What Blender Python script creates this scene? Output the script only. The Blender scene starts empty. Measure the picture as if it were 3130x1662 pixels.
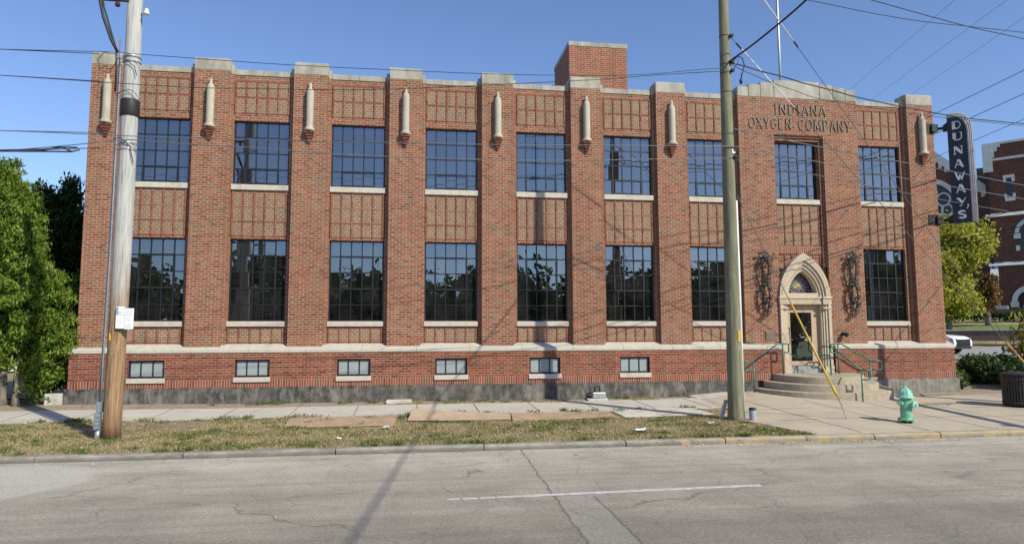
import bpy, bmesh, math, random
import numpy as np
from mathutils import Vector, Matrix
from math import sin, cos, pi, radians
scene = bpy.context.scene
COL = scene.collection
RNG = np.random.default_rng(7)
random.seed(7)

# ------------------------------------------------------------------ camera
cam_d = bpy.data.cameras.new("camera")
cam = bpy.data.objects.new("camera", cam_d)
COL.objects.link(cam)
cam_d.sensor_width = 36.0
cam_d.lens = 693.14 / 1024 * 36.0
cam_d.clip_start = 0.1
cam_d.clip_end = 2000
yaw, pitch, roll = 0.1476, 0.0948, -0.0038
fw = Vector((sin(yaw) * cos(pitch), cos(yaw) * cos(pitch), sin(pitch)))
rt = Vector((cos(yaw), -sin(yaw), 0))
up = rt.cross(fw)
r2 = rt * cos(roll) + up * sin(roll)
u2 = -rt * sin(roll) + up * cos(roll)
M = Matrix((r2, u2, -fw)).transposed().to_4x4()
M.translation = Vector((7.8715, -22.911, 2.42))
cam.matrix_world = M
scene.camera = cam

# ------------------------------------------------------------------ sky, sun, exposure
SUN_AZ = Vector((0.640, -0.768))
SUN_EL = radians(38)
world = bpy.data.worlds.new("World")
scene.world = world
world.use_nodes = True
wn = world.node_tree
bg = wn.nodes["Background"]
sky = wn.nodes.new("ShaderNodeTexSky")
sky.sky_type = 'NISHITA'
sky.sun_disc = False
sky.sun_elevation = SUN_EL
sky.sun_rotation = math.atan2(SUN_AZ.x, SUN_AZ.y)
sky.air_density = 1.0
sky.dust_density = 0.35
sky.ozone_density = 1.6
sky.altitude = 200
tint = wn.nodes.new("ShaderNodeMix")
tint.data_type = 'RGBA'
tint.blend_type = 'MULTIPLY'
tint.inputs[0].default_value = 1.0
tint.inputs[7].default_value = (0.80, 0.87, 1.05, 1)       # the photograph's cool, slightly violet white balance
wn.links.new(sky.outputs[0], tint.inputs[6])
wn.links.new(tint.outputs[2], bg.inputs[0])
bg.inputs[1].default_value = 0.145
sl = bpy.data.lights.new("sun", 'SUN')
sl.energy = 4.45
sl.angle = radians(0.5)
sl.color = (1.0, 0.965, 0.80)
sun = bpy.data.objects.new("sun", sl)
COL.objects.link(sun)
sd = Vector((SUN_AZ.x * cos(SUN_EL), SUN_AZ.y * cos(SUN_EL), sin(SUN_EL)))
sun.rotation_euler = sd.to_track_quat('Z', 'Y').to_euler()
sun.location = (40, -60, 60)
scene.view_settings.view_transform = 'Standard'
scene.view_settings.look = 'None'
scene.view_settings.gamma = 1.0
scene.view_settings.exposure = 0.17
scene.render.engine = 'CYCLES'
scene.cycles.max_bounces = 6
scene.cycles.transparent_max_bounces = 12


# ------------------------------------------------------------------ helpers
class MB:
    def __init__(s):
        s.v = []
        s.f = []

    def add(s, vs, fs):
        n = len(s.v)
        s.v += [tuple(v) for v in vs]
        s.f += [tuple(i + n for i in f) for f in fs]

    def quad(s, a, b, c, d):
        s.add((a, b, c, d), ((0, 1, 2, 3),))

    def poly(s, pts):
        s.add(pts, (tuple(range(len(pts))),))

    def box(s, x0, x1, y0, y1, z0, z1):
        s.add([(x0, y0, z0), (x1, y0, z0), (x1, y1, z0), (x0, y1, z0), (x0, y0, z1), (x1, y0, z1), (x1, y1, z1), (x0, y1, z1)],
              [(0, 3, 2, 1), (4, 5, 6, 7), (0, 1, 5, 4), (1, 2, 6, 5), (2, 3, 7, 6), (3, 0, 4, 7)])

    def prism(s, poly, d):
        """poly: 3D points (counter-clockwise seen from outside/front), extruded by vector d"""
        n = len(poly)
        d = Vector(d)
        vs = [Vector(p) for p in poly] + [Vector(p) + d for p in poly]
        fs = [tuple(range(n)), tuple(range(2 * n - 1, n - 1, -1))]
        for i in range(n):
            j = (i + 1) % n
            fs.append((j, i, i + n, j + n))
        s.add(vs, fs)

    def tube(s, path, r, seg=8, cap=True):
        path = [Vector(p) for p in path]
        n = len(path)
        rr = r if isinstance(r, (list, tuple)) else [r] * n
        base = len(s.v)
        prev = None
        for i, p in enumerate(path):
            t = (path[min(i + 1, n - 1)] - path[max(i - 1, 0)])
            if t.length < 1e-9:
                t = Vector((0, 0, 1))
            t.normalize()
            if prev is None:
                a = Vector((0, 0, 1)) if abs(t.z) < .9 else Vector((1, 0, 0))
                nrm = t.cross(a).normalized()
            else:
                nrm = (prev - t * prev.dot(t))
                if nrm.length < 1e-6:
                    nrm = t.orthogonal()
                nrm.normalize()
            prev = nrm
            b = t.cross(nrm)
            for k in range(seg):
                an = 2 * pi * k / seg
                s.v.append(tuple(p + (nrm * cos(an) + b * sin(an)) * rr[i]))
        for i in range(n - 1):
            for k in range(seg):
                k2 = (k + 1) % seg
                s.f.append((base + i * seg + k, base + i * seg + k2, base + (i + 1) * seg + k2, base + (i + 1) * seg + k))
        if cap:
            s.f.append(tuple(base + k for k in range(seg - 1, -1, -1)))
            s.f.append(tuple(base + (n - 1) * seg + k for k in range(seg)))

    def lathe(s, prof, c=(0, 0, 0), seg=20, axis='z'):
        base = len(s.v)
        for (r, h) in prof:
            for k in range(seg):
                a = 2 * pi * k / seg
                if axis == 'z':
                    s.v.append((c[0] + r * cos(a), c[1] + r * sin(a), c[2] + h))
                elif axis == 'y':
                    s.v.append((c[0] + r * cos(a), c[1] + h, c[2] + r * sin(a)))
                else:
                    s.v.append((c[0] + h, c[1] + r * cos(a), c[2] + r * sin(a)))
        for i in range(len(prof) - 1):
            for k in range(seg):
                k2 = (k + 1) % seg
                s.f.append((base + i * seg + k, base + i * seg + k2, base + (i + 1) * seg + k2, base + (i + 1) * seg + k))
        s.f.append(tuple(base + k for k in range(seg - 1, -1, -1)))
        s.f.append(tuple(base + (len(prof) - 1) * seg + k for k in range(seg)))

    def wall(s, x0, x1, z0, z1, y, holes=(), depth=0.15, nose=True):
        """front sheet (facing -y) at y, with rectangular holes (hx0,hx1,hz0,hz1) that get reveals of the given depth"""
        xs = sorted(set([x0, x1] + [min(max(h[i], x0), x1) for h in holes for i in (0, 1)]))
        zs = sorted(set([z0, z1] + [min(max(h[i], z0), z1) for h in holes for i in (2, 3)]))
        for i in range(len(xs) - 1):
            for j in range(len(zs) - 1):
                cx, cz = (xs[i] + xs[i + 1]) / 2, (zs[j] + zs[j + 1]) / 2
                if any(h[0] < cx < h[1] and h[2] < cz < h[3] for h in holes):
                    continue
                s.quad((xs[i], y, zs[j]), (xs[i + 1], y, zs[j]), (xs[i + 1], y, zs[j + 1]), (xs[i], y, zs[j + 1]))
        for (a, b, c, d) in holes:
            y2 = y + depth
            s.quad((a, y, c), (a, y2, c), (a, y2, d), (a, y, d))
            s.quad((b, y2, c), (b, y, c), (b, y, d), (b, y2, d))
            s.quad((a, y, d), (a, y2, d), (b, y2, d), (b, y, d))
            s.quad((a, y2, c), (a, y, c), (b, y, c), (b, y2, c))

    def build(s, name, m, parent=None, smooth=False, bevel=0, loc=None):
        me = bpy.data.meshes.new(name)
        me.from_pydata(s.v, [], s.f)
        me.update()
        if smooth:
            me.polygons.foreach_set("use_smooth", [True] * len(me.polygons))
        o = bpy.data.objects.new(name, me)
        COL.objects.link(o)
        if m:
            me.materials.append(m)
        if parent:
            o.parent = parent
        if loc:
            o.location = loc
        if bevel:
            b = o.modifiers.new("bevel", 'BEVEL')
            b.width = bevel
            b.segments = 2
            b.limit_method = 'ANGLE'
        return o


def local(mb, loc):
    """move the vertices of a mesh builder so that they are relative to loc"""
    mb.v = [(v[0] - loc[0], v[1] - loc[1], v[2] - loc[2]) for v in mb.v]
    return mb


def tag(o, label=None, cat=None, group=None, kind=None):
    if label:
        o['label'] = label
    if cat:
        o['category'] = cat
    if group:
        o['group'] = group
    if kind:
        o['kind'] = kind
    return o


def empty(name, loc, rz=0, **k):
    o = bpy.data.objects.new(name, None)
    COL.objects.link(o)
    o.location = loc
    o.rotation_euler = (0, 0, rz)
    o.empty_display_size = 0.2
    return tag(o, **k)


def np_mesh(name, verts, faces_flat, per, m, parent=None, smooth=False, loc=None):
    me = bpy.data.meshes.new(name)
    nf = len(faces_flat) // per
    me.vertices.add(len(verts))
    me.vertices.foreach_set("co", np.asarray(verts, np.float32).ravel())
    me.loops.add(len(faces_flat))
    me.loops.foreach_set("vertex_index", np.asarray(faces_flat, np.int32))
    me.polygons.add(nf)
    me.polygons.foreach_set("loop_start", np.arange(0, nf * per, per, dtype=np.int32))
    me.polygons.foreach_set("loop_total", np.full(nf, per, np.int32))
    if smooth:
        me.polygons.foreach_set("use_smooth", np.ones(nf, bool))
    me.update(calc_edges=True)
    me.validate()
    o = bpy.data.objects.new(name, me)
    COL.objects.link(o)
    me.materials.append(m)
    if parent:
        o.parent = parent
    if loc:
        o.location = loc
    return o


# ------------------------------------------------------------------ materials
def new_mat(name):
    m = bpy.data.materials.new(name)
    m.use_nodes = True
    nt = m.node_tree
    return m, nt, nt.nodes["Principled BSDF"]


def nd(nt, t, **k):
    n = nt.nodes.new(t)
    for a, b in k.items():
        setattr(n, a, b)
    return n


def lk(nt, a, b):
    nt.links.new(a, b)


def math_n(nt, op, a, b=None, c=None, clamp=False):
    n = nt.nodes.new("ShaderNodeMath")
    n.operation = op
    n.use_clamp = clamp
    for i, x in enumerate((a, b, c)):
        if x is None:
            continue
        if isinstance(x, (int, float)):
            n.inputs[i].default_value = x
        else:
            nt.links.new(x, n.inputs[i])
    return n.outputs[0]


def mixc(nt, fac, a, b, mode='MIX'):
    n = nt.nodes.new("ShaderNodeMix")
    n.data_type = 'RGBA'
    n.blend_type = mode
    for i, x in ((0, fac), (6, a), (7, b)):
        if isinstance(x, (int, float)):
            n.inputs[i].default_value = x
        elif isinstance(x, tuple):
            n.inputs[i].default_value = x if len(x) == 4 else x + (1,)
        else:
            nt.links.new(x, n.inputs[i])
    return n.outputs[2]


def ramp(nt, fac, stops, interp='LINEAR'):
    n = nt.nodes.new("ShaderNodeValToRGB")
    cr = n.color_ramp
    cr.interpolation = interp
    while len(cr.elements) < len(stops):
        cr.elements.new(0.5)
    for e, (p, c) in zip(cr.elements, stops):
        e.position = p
        e.color = c if len(c) == 4 else tuple(c) + (1,)
    nt.links.new(fac, n.inputs[0])
    return n.outputs[0]


def noise(nt, vec, scale, detail=4, rough=.55, dist=0.0):
    n = nt.nodes.new("ShaderNodeTexNoise")
    n.inputs["Scale"].default_value = scale
    n.inputs["Detail"].default_value = detail
    n.inputs["Roughness"].default_value = rough
    n.inputs["Distortion"].default_value = dist
    if vec is not None:
        nt.links.new(vec, n.inputs["Vector"])
    return n.outputs["Fac"]


def mapping(nt, vec, scale=(1, 1, 1), loc=(0, 0, 0), rot=(0, 0, 0)):
    n = nt.nodes.new("ShaderNodeMapping")
    n.inputs["Scale"].default_value = scale
    n.inputs["Location"].default_value = loc
    n.inputs["Rotation"].default_value = rot
    nt.links.new(vec, n.inputs["Vector"])
    return n.outputs[0]


def objco(nt):
    return nd(nt, "ShaderNodeTexCoord").outputs["Object"]


def bump(nt, h, bsdf, strength=.3, dist=.02):
    b = nt.nodes.new("ShaderNodeBump")
    b.inputs["Strength"].default_value = strength
    b.inputs["Distance"].default_value = dist
    nt.links.new(h, b.inputs["Height"])
    nt.links.new(b.outputs[0], bsdf.inputs["Normal"])


def plain(name, col, rough=.6, metal=0.0, var=.12, scale=6.0, stain=None, bmp=0.0, streak=1.0):
    """a base colour with mottling and, where asked, darker stains"""
    m, nt, b = new_mat(name)
    co = objco(nt)
    f = noise(nt, mapping(nt, co, (1, 1, 1 / streak)), scale, 6, .6)
    lo = tuple(c * (1 - var * 1.6) for c in col)
    hi = tuple(min(1, c * (1 + var)) for c in col)
    c = ramp(nt, f, [(.3, lo), (.7, hi)])
    if stain:
        f2 = noise(nt, mapping(nt, co, (1, 1, .35)), stain[1], 5, .65, .4)
        k = ramp(nt, f2, [(stain[2], (0, 0, 0)), (stain[2] + .22, (1, 1, 1))])
        c = mixc(nt, k, c, tuple(stain[0]))
    lk(nt, c, b.inputs["Base Color"])
    b.inputs["Roughness"].default_value = rough
    b.inputs["Metallic"].default_value = metal
    if bmp:
        bump(nt, f, b, bmp, .02)
    return m


def brick(name, stops, mortar=(.43, .325, .225), bw=.222, bh=.0787, ms=.0095, off=.5, wear=.25, z0=0.0, stack=False, tint=None):
    m, nt, b = new_mat(name)
    tc = nd(nt, "ShaderNodeTexCoord")
    sp = nd(nt, "ShaderNodeSeparateXYZ")
    lk(nt, tc.outputs["Object"], sp.inputs[0])
    sn = nd(nt, "ShaderNodeSeparateXYZ")
    lk(nt, tc.outputs["Normal"], sn.inputs[0])
    kx = math_n(nt, 'GREATER_THAN', math_n(nt, 'ABSOLUTE', sn.outputs[0]), .6)
    kz = math_n(nt, 'GREATER_THAN', math_n(nt, 'ABSOLUTE', sn.outputs[2]), .6)
    u = nd(nt, "ShaderNodeMix")
    lk(nt, kx, u.inputs[0]); lk(nt, sp.outputs[0], u.inputs[2]); lk(nt, sp.outputs[1], u.inputs[3])
    v = nd(nt, "ShaderNodeMix")
    lk(nt, kz, v.inputs[0]); lk(nt, sp.outputs[2], v.inputs[2]); lk(nt, sp.outputs[1], v.inputs[3])
    cb = nd(nt, "ShaderNodeCombineXYZ")
    lk(nt, u.outputs[0], cb.inputs[0])
    lk(nt, math_n(nt, 'ADD', v.outputs[0], -z0), cb.inputs[1])
    # courses are never dead straight
    wob = nd(nt, "ShaderNodeVectorMath", operation='MULTIPLY_ADD')
    nz = nd(nt, "ShaderNodeTexNoise")
    nz.inputs["Scale"].default_value = 3.0
    lk(nt, cb.outputs[0], nz.inputs["Vector"])
    lk(nt, nz.outputs["Color"], wob.inputs[0])
    wob.inputs[1].default_value = (.010, .006, 0)
    lk(nt, cb.outputs[0], wob.inputs[2])
    br = nd(nt, "ShaderNodeTexBrick")
    br.offset = off
    br.inputs["Scale"].default_value = 1.0
    br.inputs["Color1"].default_value = (0, 0, 0, 1)
    br.inputs["Color2"].default_value = (1, 1, 1, 1)
    br.inputs["Mortar"].default_value = (.5, .5, .5, 1)
    br.inputs["Mortar Size"].default_value = ms
    br.inputs["Mortar Smooth"].default_value = .15
    br.inputs["Brick Width"].default_value = bw
    br.inputs["Row Height"].default_value = bh
    lk(nt, wob.outputs[0], br.inputs["Vector"])
    c = ramp(nt, br.outputs["Color"], stops, 'CONSTANT')
    f = noise(nt, tc.outputs["Object"], 34, 3, .6)
    c = mixc(nt, .35, c, ramp(nt, f, [(.3, (.55, .5, .5)), (.7, (1.3, 1.25, 1.2))]), 'MULTIPLY')
    mo = ramp(nt, noise(nt, tc.outputs["Object"], 5, 4), [(.3, tuple(x * .72 for x in mortar)), (.75, tuple(x * 1.15 for x in mortar))])
    c = mixc(nt, br.outputs["Fac"], c, mo)
    # runoff streaks and broad weathering
    rs_ = noise(nt, mapping(nt, tc.outputs["Object"], (5.5, 5.5, .30)), 1.0, 5, .62, .3)
    c = mixc(nt, .55, c, ramp(nt, rs_, [(.30, (.74, .72, .70)), (.50, (1, 1, 1)), (.72, (1.14, 1.13, 1.12))]), 'MULTIPLY')
    w = noise(nt, mapping(nt, tc.outputs["Object"], (1, 1, .5)), .55, 6, .6, .3)
    c = mixc(nt, wear, c, ramp(nt, w, [(.25, (.62, .58, .56)), (.55, (1, 1, 1)), (.8, (1.22, 1.2, 1.16))]), 'MULTIPLY')
    if tint:
        w2 = noise(nt, mapping(nt, tc.outputs["Object"], (1, 1, .3)), tint[1], 6, .7, .5)
        c = mixc(nt, ramp(nt, w2, [(tint[2], (0, 0, 0)), (tint[2] + .15, (1, 1, 1))]), c, tint[0])
    lk(nt, c, b.inputs["Base Color"])
    b.inputs["Roughness"].default_value = .88
    b.inputs["Specular IOR Level"].default_value = .25
    inv = math_n(nt, 'SUBTRACT', 1.0, br.outputs["Fac"])
    bump(nt, math_n(nt, 'MULTIPLY_ADD', f, .25, inv), b, .55, .012)
    return m


RED = [(0, (.258, .088, .052)), (.14, (.298, .110, .065)), (.28, (.222, .072, .044)), (.40, (.278, .102, .060)), (.52, (.245, .084, .050)),
       (.63, (.172, .060, .040)), (.71, (.300, .130, .080)), (.80, (.225, .125, .083)), (.92, (.178, .112, .077))]
REDB = [(0, (.255, .068, .041)), (.2, (.290, .086, .051)), (.38, (.215, .053, .034)), (.55, (.268, .078, .047)), (.7, (.165, .045, .031)), (.82, (.165, .088, .060)), (.92, (.230, .066, .041))]
GREY = [(0, (.255, .158, .102)), (.2, (.22, .137, .09)), (.36, (.275, .15, .10)), (.5, (.235, .15, .098)), (.64, (.175, .118, .083)), (.74, (.28, .128, .082)), (.86, (.24, .145, .095))]
RIB = [(0, (.268, .096, .060)), (.3, (.242, .083, .052)), (.6, (.285, .106, .066)), (.85, (.21, .070, .046))]
M = {}
M['brick'] = brick("brick_red", RED)
M['brick_base'] = brick("brick_base", REDB, mortar=(.34, .25, .175))
M['brick_pale'] = brick("brick_orange_chimney", [(0, (.31, .092, .054)), (.25, (.35, .118, .070)), (.5, (.275, .082, .050)), (.75, (.235, .095, .062)), (.9, (.20, .115, .08))])
M['field'] = brick("brick_panel_brown", GREY, mortar=(.43, .335, .24), bw=.15, ms=.010)
M['ornament'] = plain('terracotta_ornament', (.44, .39, .315), .75, var=.10, scale=4, stain=((.24, .205, .16), 1.1, .55), bmp=.1, streak=2)
M['corbel'] = plain('corbel_brick', (.215, .072, .045), .9, var=.25, scale=6)
M['rib'] = brick("brick_rib_red", RIB, mortar=(.42, .28, .19), bw=.60, bh=.222, ms=.009)
M['soldier'] = brick("brick_soldier", REDB, mortar=(.40, .31, .24), bw=.0787, bh=.30, ms=.011, off=0, z0=.92)
M['soldier_arch'] = brick("brick_soldier_entry", RED, bw=.0787, bh=.30, ms=.011, off=0, z0=5.36)
M['stone'] = plain("limestone", (.53, .475, .395), .85, var=.10, scale=5, stain=((.30, .27, .225), 2.2, .56), bmp=.15)
M['stone_cap'] = plain("limestone_weathered", (.41, .375, .31), .9, var=.16, scale=4, stain=((.22, .20, .17), 1.6, .47), bmp=.2, streak=2.5)
M['stone_white'] = plain("limestone_clean", (.50, .455, .385), .8, var=.07, scale=5, stain=((.33, .30, .25), 2.4, .56), bmp=.1)
M['stone_carved'] = plain("limestone_entry", (.53, .43, .315), .85, var=.08, scale=6, stain=((.40, .33, .25), 3.0, .62), bmp=.15)
M['stone_dark'] = plain("dark_stone_recess_shade", (.20, .155, .11), .9, var=.15, scale=9)  # dark stone; on the door carving this brown paints the shade in the holes
M['tar'] = plain("tarred_footing", (.098, .088, .078), .8, var=.45, scale=5, stain=((.25, .225, .19), 3.0, .50), bmp=.35)
M['foot_grey'] = plain("stone_footing", (.24, .215, .185), .9, var=.22, scale=5, stain=((.11, .10, .09), 3, .52), bmp=.4)
M['frame'] = plain("steel_window_frame", (.012, .014, .020), .42, var=.2, scale=20)
M['dark_room'] = plain("dark_interior", (.030, .027, .025), .9, var=.3, scale=2)
M['metal_dark'] = plain("blackened_iron", (.010, .010, .010), .6, metal=.0, var=.2, scale=20)
M['letter'] = plain("weathered_bronze", (.205, .180, .145), .6, metal=.3, var=.25, scale=15)
M['wood_grey'] = plain("grey_pole_wood", (.42, .40, .37), .9, var=.16, scale=9, streak=14, bmp=.35, stain=((.30, .265, .22), 3.5, .58))
M['wood_tan'] = plain("tan_pole_wood", (.34, .205, .115), .9, var=.25, scale=10, streak=12, bmp=.4, stain=((.17, .09, .05), 4, .55))
M['wood_green'] = plain("greenish_pole_wood", (.195, .185, .118), .92, var=.26, scale=12, streak=14, bmp=.5, stain=((.28, .265, .19), 5, .52))
M['rubber'] = plain("black_rubber", (.016, .016, .018), .6, var=.2)
M['wire'] = plain("wire_black", (.018, .018, .020), .6, var=.1)
M['wire_grey'] = plain("wire_grey", (.17, .17, .17), .5, metal=.4, var=.1)
M['galv'] = plain("galvanised_steel", (.42, .44, .46), .45, metal=.6, var=.15, scale=14)
M['conduit'] = plain("conduit_bluegrey", (.22, .26, .30), .5, var=.15, scale=14)
M['white_paint'] = plain("white_paint", (.74, .74, .72), .45, var=.06, scale=8, stain=((.5, .49, .46), 4, .66))
M['sign_white'] = plain("sign_white", (.80, .80, .82), .4, var=.03)
M['sign_blue'] = plain("sign_blue", (.03, .13, .30), .4, var=.1)
M['sign_grey'] = plain("sign_grey_print", (.45, .46, .50), .5, var=.2, scale=30)
M['yellow'] = plain("yellow_plastic", (.62, .43, .05), .5, var=.16, scale=4, stain=((.36, .26, .08), 4, .54))
M['orange'] = plain("orange_plastic", (.72, .30, .03), .45, var=.08)
M['teal'] = plain("green_rail_paint", (.022, .165, .115), .35, var=.15, stain=((.05, .22, .17), 6, .6))
M['hydrant'] = plain("seafoam_paint", (.20, .47, .31), .5, var=.22, scale=7, stain=((.10, .12, .07), 9, .60))
M['hydrant_cap'] = plain("pale_seafoam_paint", (.27, .55, .42), .45, var=.10, scale=9)
M['rust'] = plain("rust", (.055, .028, .018), .85, var=.3, scale=12)
M['ply_tan'] = plain("plywood_tan", (.43, .30, .20), .8, var=.14, scale=3, streak=1, stain=((.33, .22, .14), 2.2, .52))
M['ply_white'] = plain("plywood_bleached", (.58, .53, .45), .85, var=.14, scale=3, stain=((.38, .33, .27), 2.6, .5))
M['ply_dirty'] = plain('plywood_dirty', (.27, .195, .13), .9, var=.25, scale=5, stain=((.17, .13, .08), 2.6, .48))
M['concrete'] = plain("concrete_block", (.52, .49, .43), .9, var=.15, scale=6, stain=((.33, .31, .27), 4, .55), bmp=.2)
M['step_stone'] = plain("step_concrete", (.375, .315, .235), .92, var=.12, scale=6, stain=((.23, .19, .14), 3.0, .54), bmp=.25)
M['grey_slab'] = plain("grey_threshold", (.30, .31, .29), .8, var=.2, scale=7)
M['door_tan'] = plain("door_wood", (.47, .33, .22), .6, var=.12, scale=5, streak=5)
M['bronze'] = plain("bronze_plaque", (.20, .165, .12), .55, metal=.4, var=.15)
M['sign_navy'] = plain("sign_navy_face", (.012, .013, .024), .35, var=.15)
M['neon_white'] = plain("neon_tube_glass", (.80, .78, .80), .25, var=.04)
M['neon_pink'] = plain("sign_border_panel", (.46, .38, .42), .35, var=.06)
M['trash'] = plain("trash_can_brown", (.034, .026, .022), .55, var=.2)
M['lead'] = plain("lead_came", (.50, .46, .42), .5, var=.1)
M['gold'] = plain("gold_glass", (.50, .33, .03), .3, var=.1)
M['blue_glass'] = plain("stained_blue_glass", (.018, .035, .085), .12, var=.6, scale=9)
M['curtain'] = plain("green_curtain", (.02, .17, .12), .9, var=.2, scale=10, streak=6)
M['curtain_pale'] = plain("pale_green_curtain", (.16, .26, .21), .9, var=.2, scale=10, streak=6)
M['car_white'] = plain("car_white_paint", (.78, .78, .78), .25, var=.02)
M['car_glass'] = plain("car_glass", (.02, .025, .03), .06, var=.1)
M['bark'] = plain("bark", (.20, .165, .13), .95, var=.3, scale=10, streak=6, bmp=.6)
M['church'] = brick("church_brick", [(0, (.135, .048, .036)), (.3, (.16, .06, .045)), (.55, (.11, .04, .03)), (.8, (.18, .075, .055))], mortar=(.17, .12, .10), bw=.24, bh=.08, ms=.008)
M['church_stone'] = plain("church_white_stone", (.60, .58, .56), .85, var=.08, scale=2, stain=((.38, .37, .36), 1.2, .58))
M['church_glass'] = plain("church_dark_glass", (.02, .022, .026), .2, var=.4, scale=2)
M['retain'] = plain("retaining_wall_brown", (.15, .105, .085), .9, var=.15, scale=1.5)
M['house'] = plain("pale_siding", (.62, .60, .56), .8, var=.05)
M['roof'] = plain("flat_roof", (.06, .058, .055), .9, var=.2)
M['litter'] = plain("white_paper", (.80, .80, .82), .7, var=.04)
M['amber'] = plain("amber_marker", (.70, .42, .03), .4, var=.06)


def glass_mat(name, tint=(.50, .55, .56), ior=2.75, wav=.02):
    m, nt, b = new_mat(name)
    nt.nodes.remove(b)
    out = nt.nodes["Material Output"]
    fr = nd(nt, "ShaderNodeFresnel")
    fr.inputs[0].default_value = ior
    gl = nd(nt, "ShaderNodeBsdfGlossy")
    gl.inputs["Roughness"].default_value = .004
    gl.inputs["Color"].default_value = (.90, .95, 1, 1)
    tr = nd(nt, "ShaderNodeBsdfTransparent")
    tr.inputs[0].default_value = tint + (1,)
    mx = nd(nt, "ShaderNodeMixShader")
    lk(nt, fr.outputs[0], mx.inputs[0])
    lk(nt, tr.outputs[0], mx.inputs[1])
    lk(nt, gl.outputs[0], mx.inputs[2])
    f = noise(nt, objco(nt), 1.3, 2)
    bp = nd(nt, "ShaderNodeBump")
    bp.inputs["Strength"].default_value = wav
    bp.inputs["Distance"].default_value = .05
    lk(nt, f, bp.inputs["Height"])
    lk(nt, bp.outputs[0], gl.inputs["Normal"])
    du = nd(nt, "ShaderNodeBsdfDiffuse")
    du.inputs[0].default_value = (.42, .40, .36, 1)
    dm = nd(nt, "ShaderNodeMixShader")
    dn_ = noise(nt, mapping(nt, objco(nt), (1, 1, .6)), 1.7, 5, .65)
    lk(nt, ramp(nt, dn_, [(.35, (.008, .008, .008)), (.75, (.055, .055, .055))]), dm.inputs[0])
    lk(nt, mx.outputs[0], dm.inputs[1])
    lk(nt, du.outputs[0], dm.inputs[2])
    lk(nt, dm.outputs[0], out.inputs[0])
    return m


M['glass'] = glass_mat("window_glass")
M['frosted'] = plain("frosted_glass", (.31, .345, .355), .25, var=.06, scale=3)


def foliage(name, stops, trans=.25):
    m, nt, b = new_mat(name)
    g = nd(nt, "ShaderNodeNewGeometry")
    c = ramp(nt, g.outputs["Random Per Island"], stops)
    f = noise(nt, objco(nt), 1.6, 3)
    c = mixc(nt, .55, c, ramp(nt, f, [(.3, (.66, .7, .6)), (.7, (1.25, 1.2, 1.05))]), 'MULTIPLY')
    lk(nt, c, b.inputs["Base Color"])
    b.inputs["Roughness"].default_value = .6
    b.inputs["Specular IOR Level"].default_value = .25
    t = nd(nt, "ShaderNodeBsdfTranslucent")
    lk(nt, c, t.inputs[0])
    mx = nd(nt, "ShaderNodeMixShader")
    mx.inputs[0].default_value = trans
    lk(nt, b.outputs[0], mx.inputs[1])
    lk(nt, t.outputs[0], mx.inputs[2])
    lk(nt, mx.outputs[0], nt.nodes["Material Output"].inputs[0])
    return m


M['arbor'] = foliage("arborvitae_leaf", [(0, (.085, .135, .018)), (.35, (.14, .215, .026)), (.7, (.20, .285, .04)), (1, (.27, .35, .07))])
M['arbor_shaded'] = foliage("shaded_evergreen_leaf", [(0, (.025, .055, .015)), (.5, (.05, .09, .02)), (1, (.085, .13, .03))])  # arborvitae green darkened: building shade and crown depth are in the colour
M['ash'] = foliage("yellow_green_leaf", [(0, (.24, .28, .04)), (.4, (.38, .40, .06)), (.75, (.50, .47, .08)), (1, (.58, .48, .09))], .42)
M['rusty'] = foliage("rusty_leaf", [(0, (.12, .05, .02)), (.5, (.20, .10, .03)), (1, (.22, .15, .04))])
M['shrub'] = foliage("shrub_leaf", [(0, (.028, .055, .018)), (.5, (.055, .095, .028)), (1, (.10, .145, .045))])
M['hedge'] = foliage("hedge_leaf", [(0, (.025, .04, .016)), (.5, (.045, .065, .024)), (1, (.07, .09, .03))])
M['oak'] = foliage("street_tree_leaf", [(0, (.035, .06, .016)), (.5, (.06, .10, .024)), (1, (.10, .14, .035))])
M['canna'] = foliage("garden_plant_leaf", [(0, (.09, .14, .03)), (.6, (.20, .20, .04)), (.85, (.35, .22, .04)), (1, (.55, .26, .03))])
def blade_mat():
    m, nt, b = new_mat("grass_blade")
    g = nd(nt, "ShaderNodeNewGeometry")
    co = objco(nt)
    p = noise(nt, mapping(nt, co, (1, 1.6, 1)), .85, 5, .62, .4)
    t = math_n(nt, 'ADD', math_n(nt, 'MULTIPLY', p, 1.0), math_n(nt, 'MULTIPLY_ADD', g.outputs["Random Per Island"], .22, -.11))
    c = ramp(nt, t, [(.32, (.12, .165, .038)), (.40, (.21, .225, .07)), (.465, (.37, .305, .15)), (.55, (.48, .38, .225)), (.72, (.42, .32, .185))])
    c = mixc(nt, .5, c, ramp(nt, g.outputs["Random Per Island"], [(0, (.62, .62, .62)), (1, (1.3, 1.3, 1.3))]), 'MULTIPLY')
    lk(nt, c, b.inputs["Base Color"])
    b.inputs["Roughness"].default_value = .75
    t_ = nd(nt, "ShaderNodeBsdfTranslucent")
    lk(nt, c, t_.inputs[0])
    mx = nd(nt, "ShaderNodeMixShader")
    mx.inputs[0].default_value = .3
    lk(nt, b.outputs[0], mx.inputs[1]); lk(nt, t_.outputs[0], mx.inputs[2])
    lk(nt, mx.outputs[0], nt.nodes["Material Output"].inputs[0])
    return m


M['grass_blade'] = blade_mat()
M['grass_blade_old'] = foliage("grass_blade", [(0, (.40, .30, .165)), (.40, (.47, .36, .21)), (.62, (.30, .27, .10)), (.8, (.16, .205, .05)), (1, (.25, .28, .085))], .3)


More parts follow.
